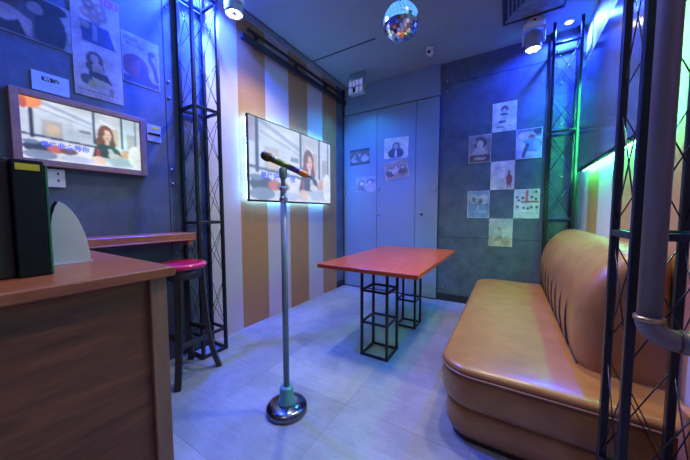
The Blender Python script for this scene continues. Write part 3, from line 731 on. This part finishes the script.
b = MB(); t = loft([(0.07, 0.0), (0.07, 0.05)], SX0, SY0, SX1, SY1, 0.16); b.merge(t); b.build('plinth', 'plinth', sf)
b = MB(); t = loft([(0.075, 0.035), (0.045, 0.045), (0.030, 0.08), (0.026, 0.13), (0.032, 0.18), (0.045, 0.208), (0.06, 0.215)], SX0, SY0, SX1, SY1, 0.17); b.merge(t); b.build('lower_base', 'leather', sf)
b = MB(); t = loft([(0.06, 0.208), (0.03, 0.213), (0.010, 0.235), (0.0, 0.28), (0.0, 0.33), (0.006, 0.375), (0.016, 0.398), (0.03, 0.402)], SX0, SY0, SX1, SY1, 0.18); b.merge(t); b.build('upper_base', 'leather', sf)
# seat cushion: slightly domed
b = MB()
t = loft([(0.03, 0.398), (0.010, 0.402), (0.002, 0.412), (0.003, 0.424), (0.012, 0.436), (0.03, 0.443), (0.07, 0.449), (0.13, 0.453), (0.22, 0.456)], SX0, SY0, SX1, SY1, 0.18); b.merge(t); b.build('seat', 'leather', sf)
pts = [(x, y, 0.402) for x, y in rrect(SX0 + 0.0, SY0 + 0.0, SX1, SY1, 0.18)]
MB().tube(pts[10:35], 0.006, 8).build('piping', 'piping', sf)
# fluted backrest
prof = [(0.335, 0.43), (0.318, 0.50), (0.308, 0.58), (0.306, 0.66), (0.312, 0.74), (0.325, 0.82), (0.348, 0.89), (0.382, 0.955), (0.425, 1.01), (0.475, 1.05), (0.53, 1.072), (0.58, 1.078), (0.615, 1.068), (0.640, 1.045)]
BY0, BY1 = 1.745, 3.738
NY = 420; t = bmesh.new(); rows = []
cxp, czp = 0.60, 0.62
fl = 0.215
for i in range(NY + 1):
    y = BY0 + (BY1 - BY0) * i / NY
    e = min(y - BY0, BY1 - y); R = 0.10
    sh = 0.0
    if e < R: sh = R - math.sqrt(max(0, R * R - (R - e) ** 2))
    ph = ((y - BY0 - 0.30) / fl) % 1.0
    row = []
    for j, (x, z) in enumerate(prof):
        g = 0.0
        if y > BY0 + 0.28 and y < BY1 - 0.04:
            d = min(ph, 1 - ph) * fl
            depth = 0.004 * (1 - min(1, max(0, (z - 0.60)) / 0.28))
            g = depth * math.exp(-(d / 0.012) ** 2) 
            g -= 0.004 * math.sin(PI * ph) * (1 - min(1, max(0, (z - 0.56)) / 0.3))
        # outward normal of the profile in the xz plane
        a = prof[max(0, j - 1)]; c = prof[min(len(prof) - 1, j + 1)]
        tx, tz = c[0] - a[0], c[1] - a[1]; L = math.hypot(tx, tz); nx, nz = -tz / L, tx / L
        zz = z - nz * (g + sh); xx = x - nx * (g + sh)
        if j == 0: zz = z
        row.append(t.verts.new((min(xx, 0.642), y, zz)))
    row.append(t.verts.new((0.642, y, 0.43)))
    rows.append(row)
m = len(rows[0])
for A, B in zip(rows, rows[1:]):
    for j in range(m):
        f = t.faces.new((A[j], B[j], B[(j + 1) % m], A[(j + 1) % m])); f.smooth = j < m - 2
t.faces.new(rows[0]); t.faces.new(rows[-1][::-1])
bmesh.ops.recalc_face_normals(t, faces=t.faces)
b = MB(); b.merge(t); bk = b.build('backrest', 'leather', sf)
def prof_x(z):
    for (xa, za_), (xb, zb_) in zip(prof, prof[1:]):
        if za_ <= z <= zb_: return xa + (xb - xa) * (z - za_) / (zb_ - za_)
ys_ = BY0 + 0.30 + fl * 0
while ys_ < BY1 - 0.06:
    MB().tube([(prof_x(z) - 0.003, ys_, z) for z in (0.452, 0.50, 0.56, 0.62, 0.67, 0.74)], [0.006, 0.006, 0.0055, 0.005, 0.004, 0.001], 8).build('seam', 'plinth', sf)  # dark tubes on the surface stand in for shade in the flute grooves
    ys_ += fl
MB().tube([(0.326, BY0 + 0.06, 0.452), (0.326, BY1 - 0.05, 0.452)], 0.007, 8).build('crease_shade', 'plinth', sf)  # dark tube laid in as the shaded gap between seat and back

# ================================================================== COUNTER, SHELF, THINGS ON IT
ct = thing('bar_counter', (-1.8, -0.3, 0), 'dark brown wooden bar counter with reddish worktop in the left foreground', 'counter')
MB().box((XL + 0.002, YR + 0.002, 0.99), (-1.185, 0.588, 1.03), bev=0.008).build('worktop', 'counter_top', ct)
MB().box((XL + 0.002, YR + 0.002, 0.0), (-1.232, 0.50, 0.99)).build('body_panel', 'counter_body', ct)
MB().box((-1.250, 0.502, 0.0), (-1.212, 0.562, 0.99), bev=0.003).build('corner_trim', 'counter_trim', ct)
MB().box((XL + 0.002, 0.502, 0.0), (-1.252, 0.55, 0.99)).build('end_panel', 'counter_body', ct)
sh = thing('wall_shelf', (-2.3, 1.0, 1.035), 'narrow reddish wooden bar shelf on the denim wall above the stool', 'shelf')
MB().box((XL + 0.001, 0.42, 1.040), (-2.20, 1.262, 1.09), bev=0.004).build('board', 'shelf_wood', sh)
MB().box((-2.215, 0.55, 1.032), (-2.197, 1.255, 1.042), bev=0.002).build('front_lip', 'shelf_wood', sh)
MB().box((XL + 0.001, 1.20, 1.0), (-2.21, 1.235, 1.042), bev=0.002).build('bracket', 'shelf_wood', sh)

bx = thing('file_box', (-1.50, 0.245, 1.031), 'tall black box with yellow label and green-lit edge on the counter', 'box')
MB().box((-1.66, 0.198, 1.031), (-1.403, 0.272, 1.432), bev=0.004).build('case', 'box_black', bx)
MB().box((-1.405, 0.206, 1.396), (-1.4005, 0.262, 1.418), bev=0.001).build('label_strip', 'yellow', bx)
MB().box((-1.66, 0.273, 1.031), (-1.404, 0.281, 1.420), bev=0.003).build('side_edge', 'green_lit_edge', bx)  # green light along the rim, put into the colour of this strip
bx2 = thing('file_box', (-1.52, 0.12, 1.031), 'dark grey box behind the yellow-labelled box at the left edge of the counter', 'box')
MB().box((-1.70, 0.02, 1.031), (-1.425, 0.195, 1.435), bev=0.006).build('case', 'box_grey', bx2)
MB().box((-1.69, 0.03, 1.43), (-1.44, 0.19, 1.440), bev=0.002).build('lid', 'box_black', bx2)
# arched white card holder
tn = thing('menu_stand', (-1.70, 0.40, 1.031), 'white pointed-arch menu stand with black back on the counter', 'menu stand')
def arch(cx, cy, z0, half, h, thick, nrm, mat, name):
    """pointed arch plate standing at (cx,cy), facing nrm"""
    n = V(nrm).normalized(); a = V((0, 0, 1)).cross(n).normalized()
    pr = [(-1, 0), (-1.02, .3), (-.97, .55), (-.84, .78), (-.66, .92), (-.48, 1.0), (-.2, .955), (.1, .87), (.4, .74), (.66, .57), (.85, .38), (.96, .19), (1, 0)]
    prof_ = [(half * a_, h * b_) for a_, b_ in pr]
    t = bmesh.new(); F = [t.verts.new(V((cx, cy, z0)) + a * u + V((0, 0, 1)) * v + n * thick / 2) for u, v in prof_]
    B = [t.verts.new(V((cx, cy, z0)) + a * u + V((0, 0, 1)) * v - n * thick / 2) for u, v in prof_]
    t.faces.new(F); t.faces.new(B[::-1])
    for k in range(len(F)): t.faces.new((F[k], B[k], B[(k + 1) % len(F)], F[(k + 1) % len(F)]))
    bmesh.ops.recalc_face_normals(t, faces=t.faces)
    return MB().merge(t).build(name, mat, tn)
nf = (1.0, -0.32, 0)
arch(-1.645, 0.385, 1.034, 0.060, 0.268, 0.004, nf, 'white_card', 'front_card')
arch(-1.690, 0.385, 1.034, 0.060, 0.270, 0.05, nf, 'box_black', 'back_card')
MB().box((-1.72, 0.325, 1.031), (-1.63, 0.452, 1.035)).build('foot', 'white_card', tn)

# ================================================================== STOOL
C0 = V((-2.155, 1.115, 0))
stl = thing('bar_stool', C0, 'bar stool with glossy magenta round seat and black splayed legs', 'stool')
MB().lathe([(0.0, 0.828), (0.15, 0.828), (0.165, 0.836), (0.172, 0.85), (0.170, 0.862), (0.155, 0.872), (0.12, 0.870), (0.06, 0.864), (0.0, 0.862)], C0, n=40).build('seat', 'stool_red', stl)
b = MB(); b.lathe([(0.0, 0.755), (0.138, 0.755), (0.142, 0.76), (0.148, 0.828), (0.0, 0.828)], C0, n=32); b.build('seat_frame', 'stool_leg', stl)
for ang, fr in ((-40, 0.255), (50, 0.24), (140, 0.19), (230, 0.24)):
    a = math.radians(ang); d = V((math.cos(a), math.sin(a), 0)); p = []
    for k in range(9):
        s = k / 8; rr = 0.132 + (fr - 0.132) * (0.35 * s + 0.65 * s ** 4)
        p.append(C0 + d * rr + V((0, 0, 0.825 * (1 - s) + 0.001)))
    bb = MB()
    for q0, q1 in zip(p, p[1:]): pass
    tg = V((-d.y, d.x, 0)); t = bmesh.new(); rg = []
    for k, c in enumerate(p):
        w_, h_ = 0.021, 0.018
        rg.append([t.verts.new(c + tg * sx * w_ + d * sy * h_) for sx, sy in ((-1, -1), (1, -1), (1, 1), (-1, 1))])
    for A, B in zip(rg, rg[1:]):
        for k in range(4): t.faces.new((A[k], A[(k + 1) % 4], B[(k + 1) % 4], B[k]))
    t.faces.new(rg[0][::-1]); t.faces.new(rg[-1]); bmesh.ops.recalc_face_normals(t, faces=t.faces)
    bb.merge(t).build('leg', 'stool_leg', stl)
def legpt(ang, fr, z):
    s = 1 - z / 0.825; rr = 0.132 + (fr - 0.132) * (0.35 * s + 0.65 * s ** 4); a = math.radians(ang)
    return C0 + V((math.cos(a) * rr, math.sin(a) * rr, z))
L4 = ((-40, 0.255), (50, 0.24), (140, 0.19), (230, 0.24))
for k in range(4):
    z = 0.27 if k % 2 == 0 else 0.33
    MB().bar(legpt(*L4[k], z), legpt(*L4[(k + 1) % 4], z), 0.02, 0.034).build('stretcher', 'stool_leg', stl)

# ================================================================== MICROPHONE STAND AND MICROPHONE
SX, SY = -1.172, 1.212
ms = thing('microphone_stand', (SX, SY, 0), 'upright chrome microphone stand with a heavy round base in the middle of the floor', 'microphone stand')
MB().lathe([(0.0, 0.0), (0.122, 0.0), (0.128, 0.006), (0.128, 0.028), (0.120, 0.040), (0.098, 0.050), (0.06, 0.056), (0.0, 0.058)], (SX, SY, 0), n=48).build('base', 'dark_chrome', ms)
MB().lathe([(0.0, 0.056), (0.060, 0.056), (0.056, 0.068), (0.045, 0.078), (0.043, 0.150), (0.038, 0.160), (0.022, 0.162), (0.0, 0.162)], (SX, SY, 0), n=32).build('collar', 'teal_collar', ms)
MB().lathe([(0.0, 0.15), (0.019, 0.15), (0.019, 1.33), (0.0, 1.33)], (SX, SY, 0), n=24).build('lower_tube', 'satin', ms)
MB().lathe([(0.0, 1.318), (0.021, 1.318), (0.025, 1.326), (0.025, 1.340), (0.020, 1.346), (0.018, 1.385), (0.024, 1.390), (0.024, 1.403), (0.017, 1.410), (0.0, 1.416)], (SX, SY, 0), n=24).build('clutch', 'chrome', ms)
MB().lathe([(0.0, 1.41), (0.0135, 1.41), (0.0135, 1.475), (0.0, 1.475)], (SX, SY, 0), n=20).build('upper_tube', 'satin', ms)
MB().lathe([(0.0, 1.455), (0.018, 1.455), (0.024, 1.465), (0.024, 1.512), (0.016, 1.522), (0.0, 1.522)], (SX, SY, 0), n=20).build('microphone_clip', 'satin', ms)
# the microphone lies across the clip
hd = V((-1.294, 1.160, 1.606)); tl = V((-1.040, 1.300, 1.468)); dr = (tl - hd).normalized(); Lm = (tl - hd).length
mm = gradient_metal('iridescent_body', tuple(hd), tuple(dr / Lm), [(0.2, (0.14, 0.14, 0.03)), (0.45, (0.20, 0.30, 0.06)), (0.62, (0.08, 0.04, 0.12)), (0.78, (0.16, 0.04, 0.16))])
mc = thing('microphone', tuple(V((SX, SY, 1.516))), 'wireless microphone with olive to purple body and orange tail on the stand', 'microphone')
MB().lathe([(0.0, -0.004), (0.016, 0.0), (0.025, 0.010), (0.029, 0.028), (0.029, 0.040), (0.025, 0.056), (0.020, 0.062), (0.0, 0.062)], hd, dr, 24).build('grille', plain('gold_grille', (0.10, 0.07, 0.03), 0.45, 0.6, var=0.5, scale=300), mc)
MB().lathe([(0.0, 0.060), (0.0215, 0.060), (0.0195, 0.10), (0.0165, Lm * 0.8), (0.0, Lm * 0.8)], hd, dr, 24).build('handle_body', mm, mc)
MB().lathe([(0.0, Lm * 0.79), (0.0185, Lm * 0.79), (0.0195, Lm * 0.86), (0.0165, Lm * 0.95), (0.010, Lm * 0.965), (0.0, Lm * 0.965)], hd, dr, 24).build('tail_ring', plain('orange_tail', (0.85, 0.30, 0.02), 0.3, 0.2, 0.3), mc)
MB().lathe([(0.0, Lm * 0.96), (0.004, Lm * 0.96), (0.003, Lm * 1.04), (0.0, Lm * 1.04)], hd, dr, 10).build('antenna', 'box_black', mc)

# ================================================================== CEILING THINGS
# mirror ball
bc = V((-0.815, 2.235, 2.815)); R = 0.143
ball = thing('disco_ball', bc, 'mirrored disco ball hanging from the ceiling', 'disco ball')
MB().lathe([(0, -R * 0.985)] + [(R * 0.985 * math.sin(a), -R * 0.985 * math.cos(a)) for a in [PI * k / 16 for k in range(1, 16)]] + [(0, R * 0.985)], bc, n=32).build('core', 'ball_core', ball)
b = MB(); rr_ = random.Random(3)
for i in range(1, 17):
    th = PI * (i - 0.5) / 16; n = max(4, int(32 * math.sin(th)))
    for k in range(n):
        ph = 2 * PI * (k + 0.5) / n; d = V((math.sin(th) * math.cos(ph), math.sin(th) * math.sin(ph), -math.cos(th)))
        d2 = (d + V((rr_.uniform(-1, 1), rr_.uniform(-1, 1), rr_.uniform(-1, 1))) * 0.03).normalized()
        e = V((-math.sin(ph), math.cos(ph), 0)); f = d2.cross(e).normalized(); e = f.cross(d2).normalized()
        hw = R * math.sin(th) * PI / n * 0.93; hh = R * PI / 32 * 0.93; c = bc + d * (R * 1.004)
        b.quad([c - e * hw - f * hh, c + e * hw - f * hh, c + e * hw + f * hh, c - e * hw + f * hh])
props(b.build('mirror_tiles', 'mirror', ball), kind='stuff')
MB().lathe([(0.0, R * 0.97), (0.03, R * 0.97), (0.028, R + 0.03), (0.006, R + 0.035), (0.006, ZC - bc.z - 0.03), (0.035, ZC - bc.z - 0.03), (0.035, ZC - bc.z - 0.001), (0.0, ZC - bc.z - 0.001)], bc, n=20).build('hanger', 'black_metal', ball)

def moving_head(x, y, label, s=1.0):
    t = thing('stage_light', (x, y, ZC - 0.001), label, 'stage light', 'white moving-head stage lights on the ceiling')
    z = ZC - 0.001
    MB().lathe([(0.0, 0.0), (0.045, 0.0), (0.045, -0.03), (0.0, -0.03)], (x, y, z), n=16).build('clamp', 'black_metal', t)
    b = MB().lathe([(0.0, -0.028), (0.085, -0.028), (0.095, -0.04), (0.098, -0.09), (0.088, -0.10), (0.0, -0.10)], (x, y, z), n=32).build('base', 'white_plastic', t)
    MB().box((x - 0.014, y - 0.099, z - 0.075), (x + 0.014, y - 0.094, z - 0.06)).build('display', 'dark_lens', t)
    b = MB(); b.box((x - 0.1, y - 0.03, z - 0.115), (x + 0.1, y + 0.03, z - 0.098), bev=0.006)
    for sx in (-1, 1): b.box((x + sx * 0.092 - 0.010, y - 0.028, z - 0.25), (x + sx * 0.092 + 0.010, y + 0.028, z - 0.10), bev=0.006)
    b.build('yoke', 'white_plastic', t)
    hd_ = MB().lathe([(0.0, -0.135), (0.05, -0.135), (0.068, -0.15), (0.072, -0.19), (0.076, -0.30), (0.074, -0.315), (0.066, -0.315), (0.066, -0.306), (0.0, -0.306)], (x, y, z), n=32).build('head', 'grey_plastic', t)
    for k in range(7):
        a = 2 * PI * k / 6; q = (x, y) if k == 6 else (x + 0.045 * math.cos(a), y + 0.045 * math.sin(a))
        r_ = 0.011 if k == 6 else 0.020
        MB().lathe([(0.0, -0.3055), (r_, -0.3055), (r_, -0.311), (r_ * 0.6, -0.316), (0.0, -0.318)], (q[0], q[1], z), n=16).build('lens', 'led_white' if k < 6 else 'dark_lens', hd_)
    return t
moving_head(0.158, 3.57, 'white moving-head stage light near the far right corner beside the ceiling vent')
moving_head(-2.09, 1.60, 'white moving-head stage light above the left truss at the top edge')

# lattice fixture with glowing cells
gx, gy, gz = -1.95, 3.55, 2.965
gl = thing('strobe_light', (gx, gy, gz), 'small white box light with glowing cells hanging in the left back corner', 'stage light')
MB().box((gx - 0.12, gy - 0.035, gz), (gx + 0.12, gy + 0.05, gz + 0.198), bev=0.006).build('housing', 'grey_plastic', gl)
for i in range(4):
    for j in range(2):
        cx_, cz_ = gx - 0.084 + i * 0.056, gz + 0.055 + j * 0.09
        MB().box((cx_ - 0.021, gy - 0.040, cz_ - 0.034), (cx_ + 0.021, gy - 0.034, cz_ + 0.034), bev=0.001).build('cell', 'led_grid' if (i, j) != (1, 0) else 'dark_lens', gl)
b = MB()
for i in range(5): b.box((gx - 0.115 + i * 0.056 - 0.005, gy - 0.048, gz + 0.005), (gx - 0.115 + i * 0.056 + 0.008, gy - 0.036, gz + 0.195))
for j in range(3): b.box((gx - 0.12, gy - 0.048, gz + 0.002 + j * 0.09), (gx + 0.12, gy - 0.036, gz + 0.018 + j * 0.09))
b.build('grid', 'white_plastic', gl)
b = MB(); b.tube([(gx - 0.125, gy, gz + 0.1), (gx - 0.125, gy, ZC - 0.03), (gx - 0.11, gy, ZC - 0.012), (gx + 0.11, gy, ZC - 0.012), (gx + 0.125, gy, ZC - 0.03), (gx + 0.125, gy, gz + 0.1)], 0.007, 8)
b.tube([(gx, gy, ZC - 0.012), (gx, gy, ZC - 0.001)], 0.015, 8); b.build('bracket', 'satin', gl)

# security camera
dc = thing('security_camera', (-0.90, 3.50, ZC - 0.001), 'small white dome security camera on the ceiling near the closet', 'camera')
MB().lathe([(0.0, 0.0), (0.045, 0.0), (0.047, -0.02), (0.035, -0.03), (0.0, -0.03)], (-0.90, 3.50, ZC - 0.001), n=24).build('base', 'white_plastic', dc)
MB().lathe([(0.0, 0.045), (0.025, 0.040), (0.040, 0.02), (0.045, 0.0), (0.040, -0.02), (0.025, -0.04), (0.0, -0.045)], (-0.90, 3.50, ZC - 0.06), n=24).build('dome', 'white_plastic', dc)
MB().lathe([(0.0, 0.050), (0.016, 0.048), (0.020, 0.035), (0.0, 0.03)], (-0.90, 3.50, ZC - 0.06), (-0.1, -0.9, -0.3), n=20).build('lens', 'dark_lens', dc)

# ceiling vent / air-conditioning grille
vt = thing('ceiling_vent', (0.13, 3.10, ZC - 0.03), 'square dark ceiling vent with metal frame above the back wall posters', 'vent')
vx0, vx1, vy0, vy1 = -0.125, 0.40, 2.72, 3.49
b = MB()
for a_, c_ in (((vx0, vy0, ZC - 0.03), (vx1, vy0 + 0.02, ZC - 0.001)), ((vx0, vy1 - 0.02, ZC - 0.03), (vx1, vy1, ZC - 0.001)), ((vx0, vy0 + .02, ZC - 0.03), (vx0 + 0.02, vy1 - .02, ZC - 0.001)), ((vx1 - 0.02, vy0 + .02, ZC - 0.03), (vx1, vy1 - .02, ZC - 0.001))): b.box(a_, c_)
b.build('frame', 'vent_dark', vt)
MB().box((vx0 + 0.02, vy0 + 0.02, ZC - 0.008), (vx1 - 0.02, vy1 - 0.02, ZC - 0.001)).build('backing', 'vent_dark', vt)
for k in range(5):
    x = vx0 + 0.045 + k * 0.034
    t_ = MB().box((x, vy0 + 0.02, ZC - 0.026), (x + 0.012, vy1 - 0.10, ZC - 0.009)); t_.build('slat', 'vent_metal', vt)
b = MB(); n = 12
for k in range(n):   # crinkled foil duct cover
    pass
t = bmesh.new(); gr = []
rr2 = random.Random(5)
for j in range(15):
    row = []
    for i in range(9):
        x = 0.06 + (vx1 - 0.022 - 0.06) * i / 8; y = vy0 + 0.022 + (vy1 - vy0 - 0.044) * j / 14
        if i == 0: x -= 0.18 * max(0, (j - 9)) / 5
        row.append(t.verts.new((x, y, ZC - 0.016 - 0.009 * rr2.random())))
    gr.append(row)
for j in range(14):
    for i in range(8): t.faces.new((gr[j][i], gr[j + 1][i], gr[j + 1][i + 1], gr[j][i + 1]))
ex = bmesh.ops.extrude_face_region(t, geom=t.faces[:]); bmesh.ops.translate(t, verts=[e for e in ex['geom'] if isinstance(e, bmesh.types.BMVert)], vec=(0, 0, 0.004))
bmesh.ops.recalc_face_normals(t, faces=t.faces)
MB().merge(t).build('crinkled_panel', 'vent_metal', vt)

# recessed downlights (sources of the blue light)
def downlight(x, y, label):
    t = thing('downlight', (x, y, ZC - 0.02), label, 'downlight', 'blue ceiling downlights')
    MB().lathe([(0.036, -0.02), (0.054, -0.018), (0.056, -0.001), (0.036, -0.001)], (x, y, ZC), n=28).build('rim', 'white_plastic', t)
    MB().lathe([(0.0, -0.030), (0.02, -0.028), (0.036, -0.018), (0.036, -0.002), (0.0, -0.002)], (x, y, ZC), n=28).build('lens', 'down_blue', t)
    return t
downlight(0.475, 3.80, 'bright round downlight inside the top of the far right truss')
downlight(-2.30, 1.39, 'round blue downlight inside the top of the left truss')

# rails along the top of the striped wall
tk = thing('ceiling_rail', (XL + 0.06, 2.9, 3.0), 'long black double rail high on the striped wall', 'rail')
MB().box((XL + 0.03, 1.90, 3.02), (XL + 0.075, 3.92, 3.075), bev=0.004).build('lower_rail', 'black_metal', tk)
MB().box((XL + 0.035, 1.98, 3.145), (XL + 0.06, 3.92, 3.17), bev=0.003).build('upper_rail', 'black_metal', tk)
for y in (2.1, 2.75, 3.4): MB().box((XL + 0.001, y, 3.03), (XL + 0.035, y + 0.025, 3.165)).build('bracket', 'black_metal', tk)

# small fittings on the walls
def stud(p, n, label, g, r=0.012):
    b = MB().lathe([(0.0, 0.0), (r, 0.0), (r, 0.004), (r * 0.6, 0.011), (0.0, 0.012)], p, n, 16)
    o = b.build('wall_stud', 'stud', origin=p); props(o, label, 'stud', g); return o
gs = 'steel studs in a vertical line on the denim wall'
for z, lb in ((2.908, 'steel stud high on the denim wall above the swan poster level'), (2.325, 'upper stud of the pair right of the swan poster'), (2.195, 'lower stud of the pair right of the swan poster'),
              (1.611, 'upper stud of the pair right of the framed screen'), (1.495, 'lower stud of the pair right of the framed screen'), (0.909, 'steel stud just below the wooden bar shelf')):
    stud((XL + 0.0005, 1.208, z), (1, 0, 0), lb, gs)
gs = 'steel studs beside the closet on the back wall'
for z, lb in ((3.041, 'top stud of the back wall panel near the ceiling'), (2.905, 'second stud down beside the closet top'), (2.331, 'stud beside the closet level with the top poster'), (0.19, 'lowest stud beside the closet above the black baseboard')):
    stud((-0.785, YB - 0.0005, z), (0, -1, 0), lb, gs)
gs = 'studs on the denim wall inside the far right truss'
stud((0.455, YB - 0.0005, 2.72), (0, -1, 0), 'upper stud between the posts of the far right truss', gs); stud((0.47, YB - 0.0005, 2.25), (0, -1, 0), 'middle stud between the posts of the far right truss', gs)
stud((0.50, YB - 0.0005, 1.66), (0, -1, 0), 'lower stud between the posts of the far right truss', gs)

sw = thing('wall_socket', (XL, 0.51, 1.40), 'white wall socket below the framed screen behind the black box', 'socket')
MB().box((XL + 0.0005, 0.452, 1.412), (XL + 0.010, 0.560, 1.525), bev=0.003).build('plate', 'white_plastic', sw)
for z in (1.448, 1.490): MB().box((XL + 0.009, 0.525, z), (XL + 0.0115, 0.533, z + 0.014)).build('slot', 'dark_lens', sw)
pl = thing('wall_plate', (XL, 1.082, 1.80), 'small dark plate with a yellow strip right of the framed screen', 'plate')
MB().box((XL + 0.0005, 1.032, 1.815), (XL + 0.006, 1.132, 1.945), bev=0.001).build('plate', 'grey_plastic', pl)
MB().box((XL + 0.005, 1.065, 1.915), (XL + 0.0075, 1.118, 1.930)).build('label_strip', 'yellow', pl)
MB().box((XL + 0.005, 1.040, 1.865), (XL + 0.0085, 1.125, 1.880)).build('slot', 'dark_lens', pl)

# ================================================================== RIGHT FOREGROUND
px, py = 0.350, 1.098
pp_ = thing('drain_pipe', (px, py, 0.85), 'thick grey-brown pipe with an elbow in the right foreground before the truss', 'pipe')
MB().lathe([(0.0, 0.945), (0.0255, 0.945), (0.0255, ZC - 0.001), (0.0, ZC - 0.001)], (px, py, 0), n=28).build('vertical_pipe', 'pipe', pp_)
dd = V((1.0, -0.10, 0.0)).normalized(); el = []
Rb = 0.05
for k in range(11):
    a = PI / 2 * k / 10
    el.append(V((px, py, 0.945)) + dd * (Rb * (1 - math.cos(a))) + V((0, 0, -Rb * math.sin(a))))
MB().tube([V((px, py, 0.955))] + el + [el[-1] + dd * 0.01], 0.029, 24).build('elbow', 'pipe', pp_)
MB().lathe([(0.028, 0.940), (0.0325, 0.942), (0.0325, 0.952), (0.028, 0.954)], (px, py, 0), n=28).build('ring', 'brass', pp_)
e2 = el[-1] + dd * 0.01
MB().tube([e2, e2 + dd * 0.045], 0.0325, 24).build('coupling', 'pipe', pp_)
MB().tube([e2 + dd * 0.04, V((XR - 0.001, e2.y + dd.y * (XR - e2.x), e2.z))], 0.0225, 24).build('horizontal_pipe', 'pipe', pp_)

wb = thing('low_cabinet', (0.61, 1.2, 0), 'low reddish wooden cabinet at the right edge beyond the nearest truss', 'cabinet')
MB().box((0.562, 0.55, 0.0), (XR - 0.002, 1.46, 0.515), bev=0.003).build('body', 'bench_wood', wb)
MB().box((0.555, 0.54, 0.515), (XR - 0.002, 1.465, 0.54), bev=0.004).build('top', 'bench_wood', wb)
wp = MB().box((XR - 0.02, 1.36, 0.75), (XR - 0.001, 1.79, 1.005), bev=0.003).build('wall_board', 'bench_wood')
props(wp, 'brown wooden board on the striped wall at the right edge beyond the pipe', 'board')

# ================================================================== LIGHTS
def add_light(kind, name, loc, energy, color, size=0.1, target=None, spot=None, blend=0.3, sizey=None, spread=None):
    l = bpy.data.lights.new(name, kind); l.energy = energy; l.color = color
    if kind == 'AREA':
        l.size = size
        if sizey: l.shape = 'RECTANGLE'; l.size_y = sizey
        if spread: l.spread = spread
    else: l.shadow_soft_size = size
    if kind == 'SPOT': l.spot_size = math.radians(spot); l.spot_blend = blend
    o = bpy.data.objects.new(name, l); COL.objects.link(o); o.location = loc
    if target is not None: o.rotation_euler = (V(target) - V(loc)).to_track_quat('-Z', 'Y').to_euler()
    return o
# blue downlights in the trusses
BL = (0.02, 0.06, 1.0)
add_light('SPOT', 'blue_downlight_left', (-2.30, 1.39, 3.24), 620, BL, 0.03, (-2.29, 1.30, 0), 165, 0.4)
add_light('SPOT', 'blue_downlight_right', (0.475, 3.80, 3.24), 400, BL, 0.03, (0.44, 3.70, 0), 165, 0.4)
# moving heads: blue wash on the walls beside them
add_light('SPOT', 'stage_wash_right', (0.158, 3.57, 2.93), 60, (0.03, 0.14, 1.0), 0.06, (0.3, 3.9, 1.8), 110, 0.8)
add_light('SPOT', 'stage_wash_left', (-2.09, 1.60, 2.93), 560, BL, 0.05, (-2.43, 1.1, 2.6), 110, 0.8)
# ceiling spots over the table
add_light('SPOT', 'ceiling_spot_left', (-1.72, 2.0, 3.22), 92, (0.92, 0.88, 0.82), 0.05, (-1.5, 1.9, 0), 125, 0.6)
add_light('SPOT', 'ceiling_spot_right', (-0.28, 1.85, 3.22), 82, (1.0, 0.86, 0.72), 0.05, (-0.28, 1.7, 0), 130, 0.6)
# strobe fixture in the back corner
add_light('SPOT', 'strobe_beam', (-1.95, 3.49, 2.95), 48, (0.02, 0.34, 1.0), 0.08, (-1.9, 3.6, 0), 150, 0.8)
# room light behind the camera
add_light('AREA', 'room_lamp', (-0.55, -0.3, 3.2), 9, (1.0, 0.80, 0.60), 1.0, (-0.7, 0.6, 0.0), sizey=0.8)
add_light('AREA', 'ambient_fill', (-0.9, 1.5, 3.24), 24, (0.09, 0.38, 1.0), 2.2, (-0.9, 1.5, 0), sizey=2.4)  # added blue fill that tints the shadows, no fixture behind it
add_light('SPOT', 'sofa_fill', (0.12, 2.5, 3.22), 115, (1.0, 0.76, 0.46), 0.12, (0.16, 2.5, 0), 75, 0.7)  # added warm fill to brighten the sofa, not a fixture of the room

w = bpy.data.worlds.new('room_world'); SC.world = w; w.use_nodes = True
w.node_tree.nodes['Background'].inputs[0].default_value = (0.02, 0.025, 0.05, 1)
w.node_tree.nodes['Background'].inputs[1].default_value = 0.3

# ================================================================== CAMERA
F_PX, YAW, PITCH, ROLL = 270.4, math.radians(31.3), math.radians(3.63), math.radians(-0.11)
cam = bpy.data.cameras.new('camera'); co = bpy.data.objects.new('camera', cam); COL.objects.link(co)
cam.sensor_fit = 'HORIZONTAL'; cam.sensor_width = 36; cam.lens = F_PX / 690 * 36; cam.clip_start = 0.02
Fw = V((-math.sin(YAW) * math.cos(PITCH), math.cos(YAW) * math.cos(PITCH), -math.sin(PITCH)))
r = V((math.cos(YAW), math.sin(YAW), 0)); u = r.cross(Fw)
r2 = r * math.cos(ROLL) + u * math.sin(ROLL); u2 = u * math.cos(ROLL) - r * math.sin(ROLL)
mt = Matrix((r2, u2, -Fw)).transposed().to_4x4(); mt.translation = V((0, 0, 1.25)); co.matrix_world = mt
SC.camera = co
SC.view_settings.view_transform = 'Standard'; SC.view_settings.look = 'None'; SC.view_settings.gamma = 1
SC.view_settings.exposure = 0.0; SC.view_settings.use_curve_mapping = False
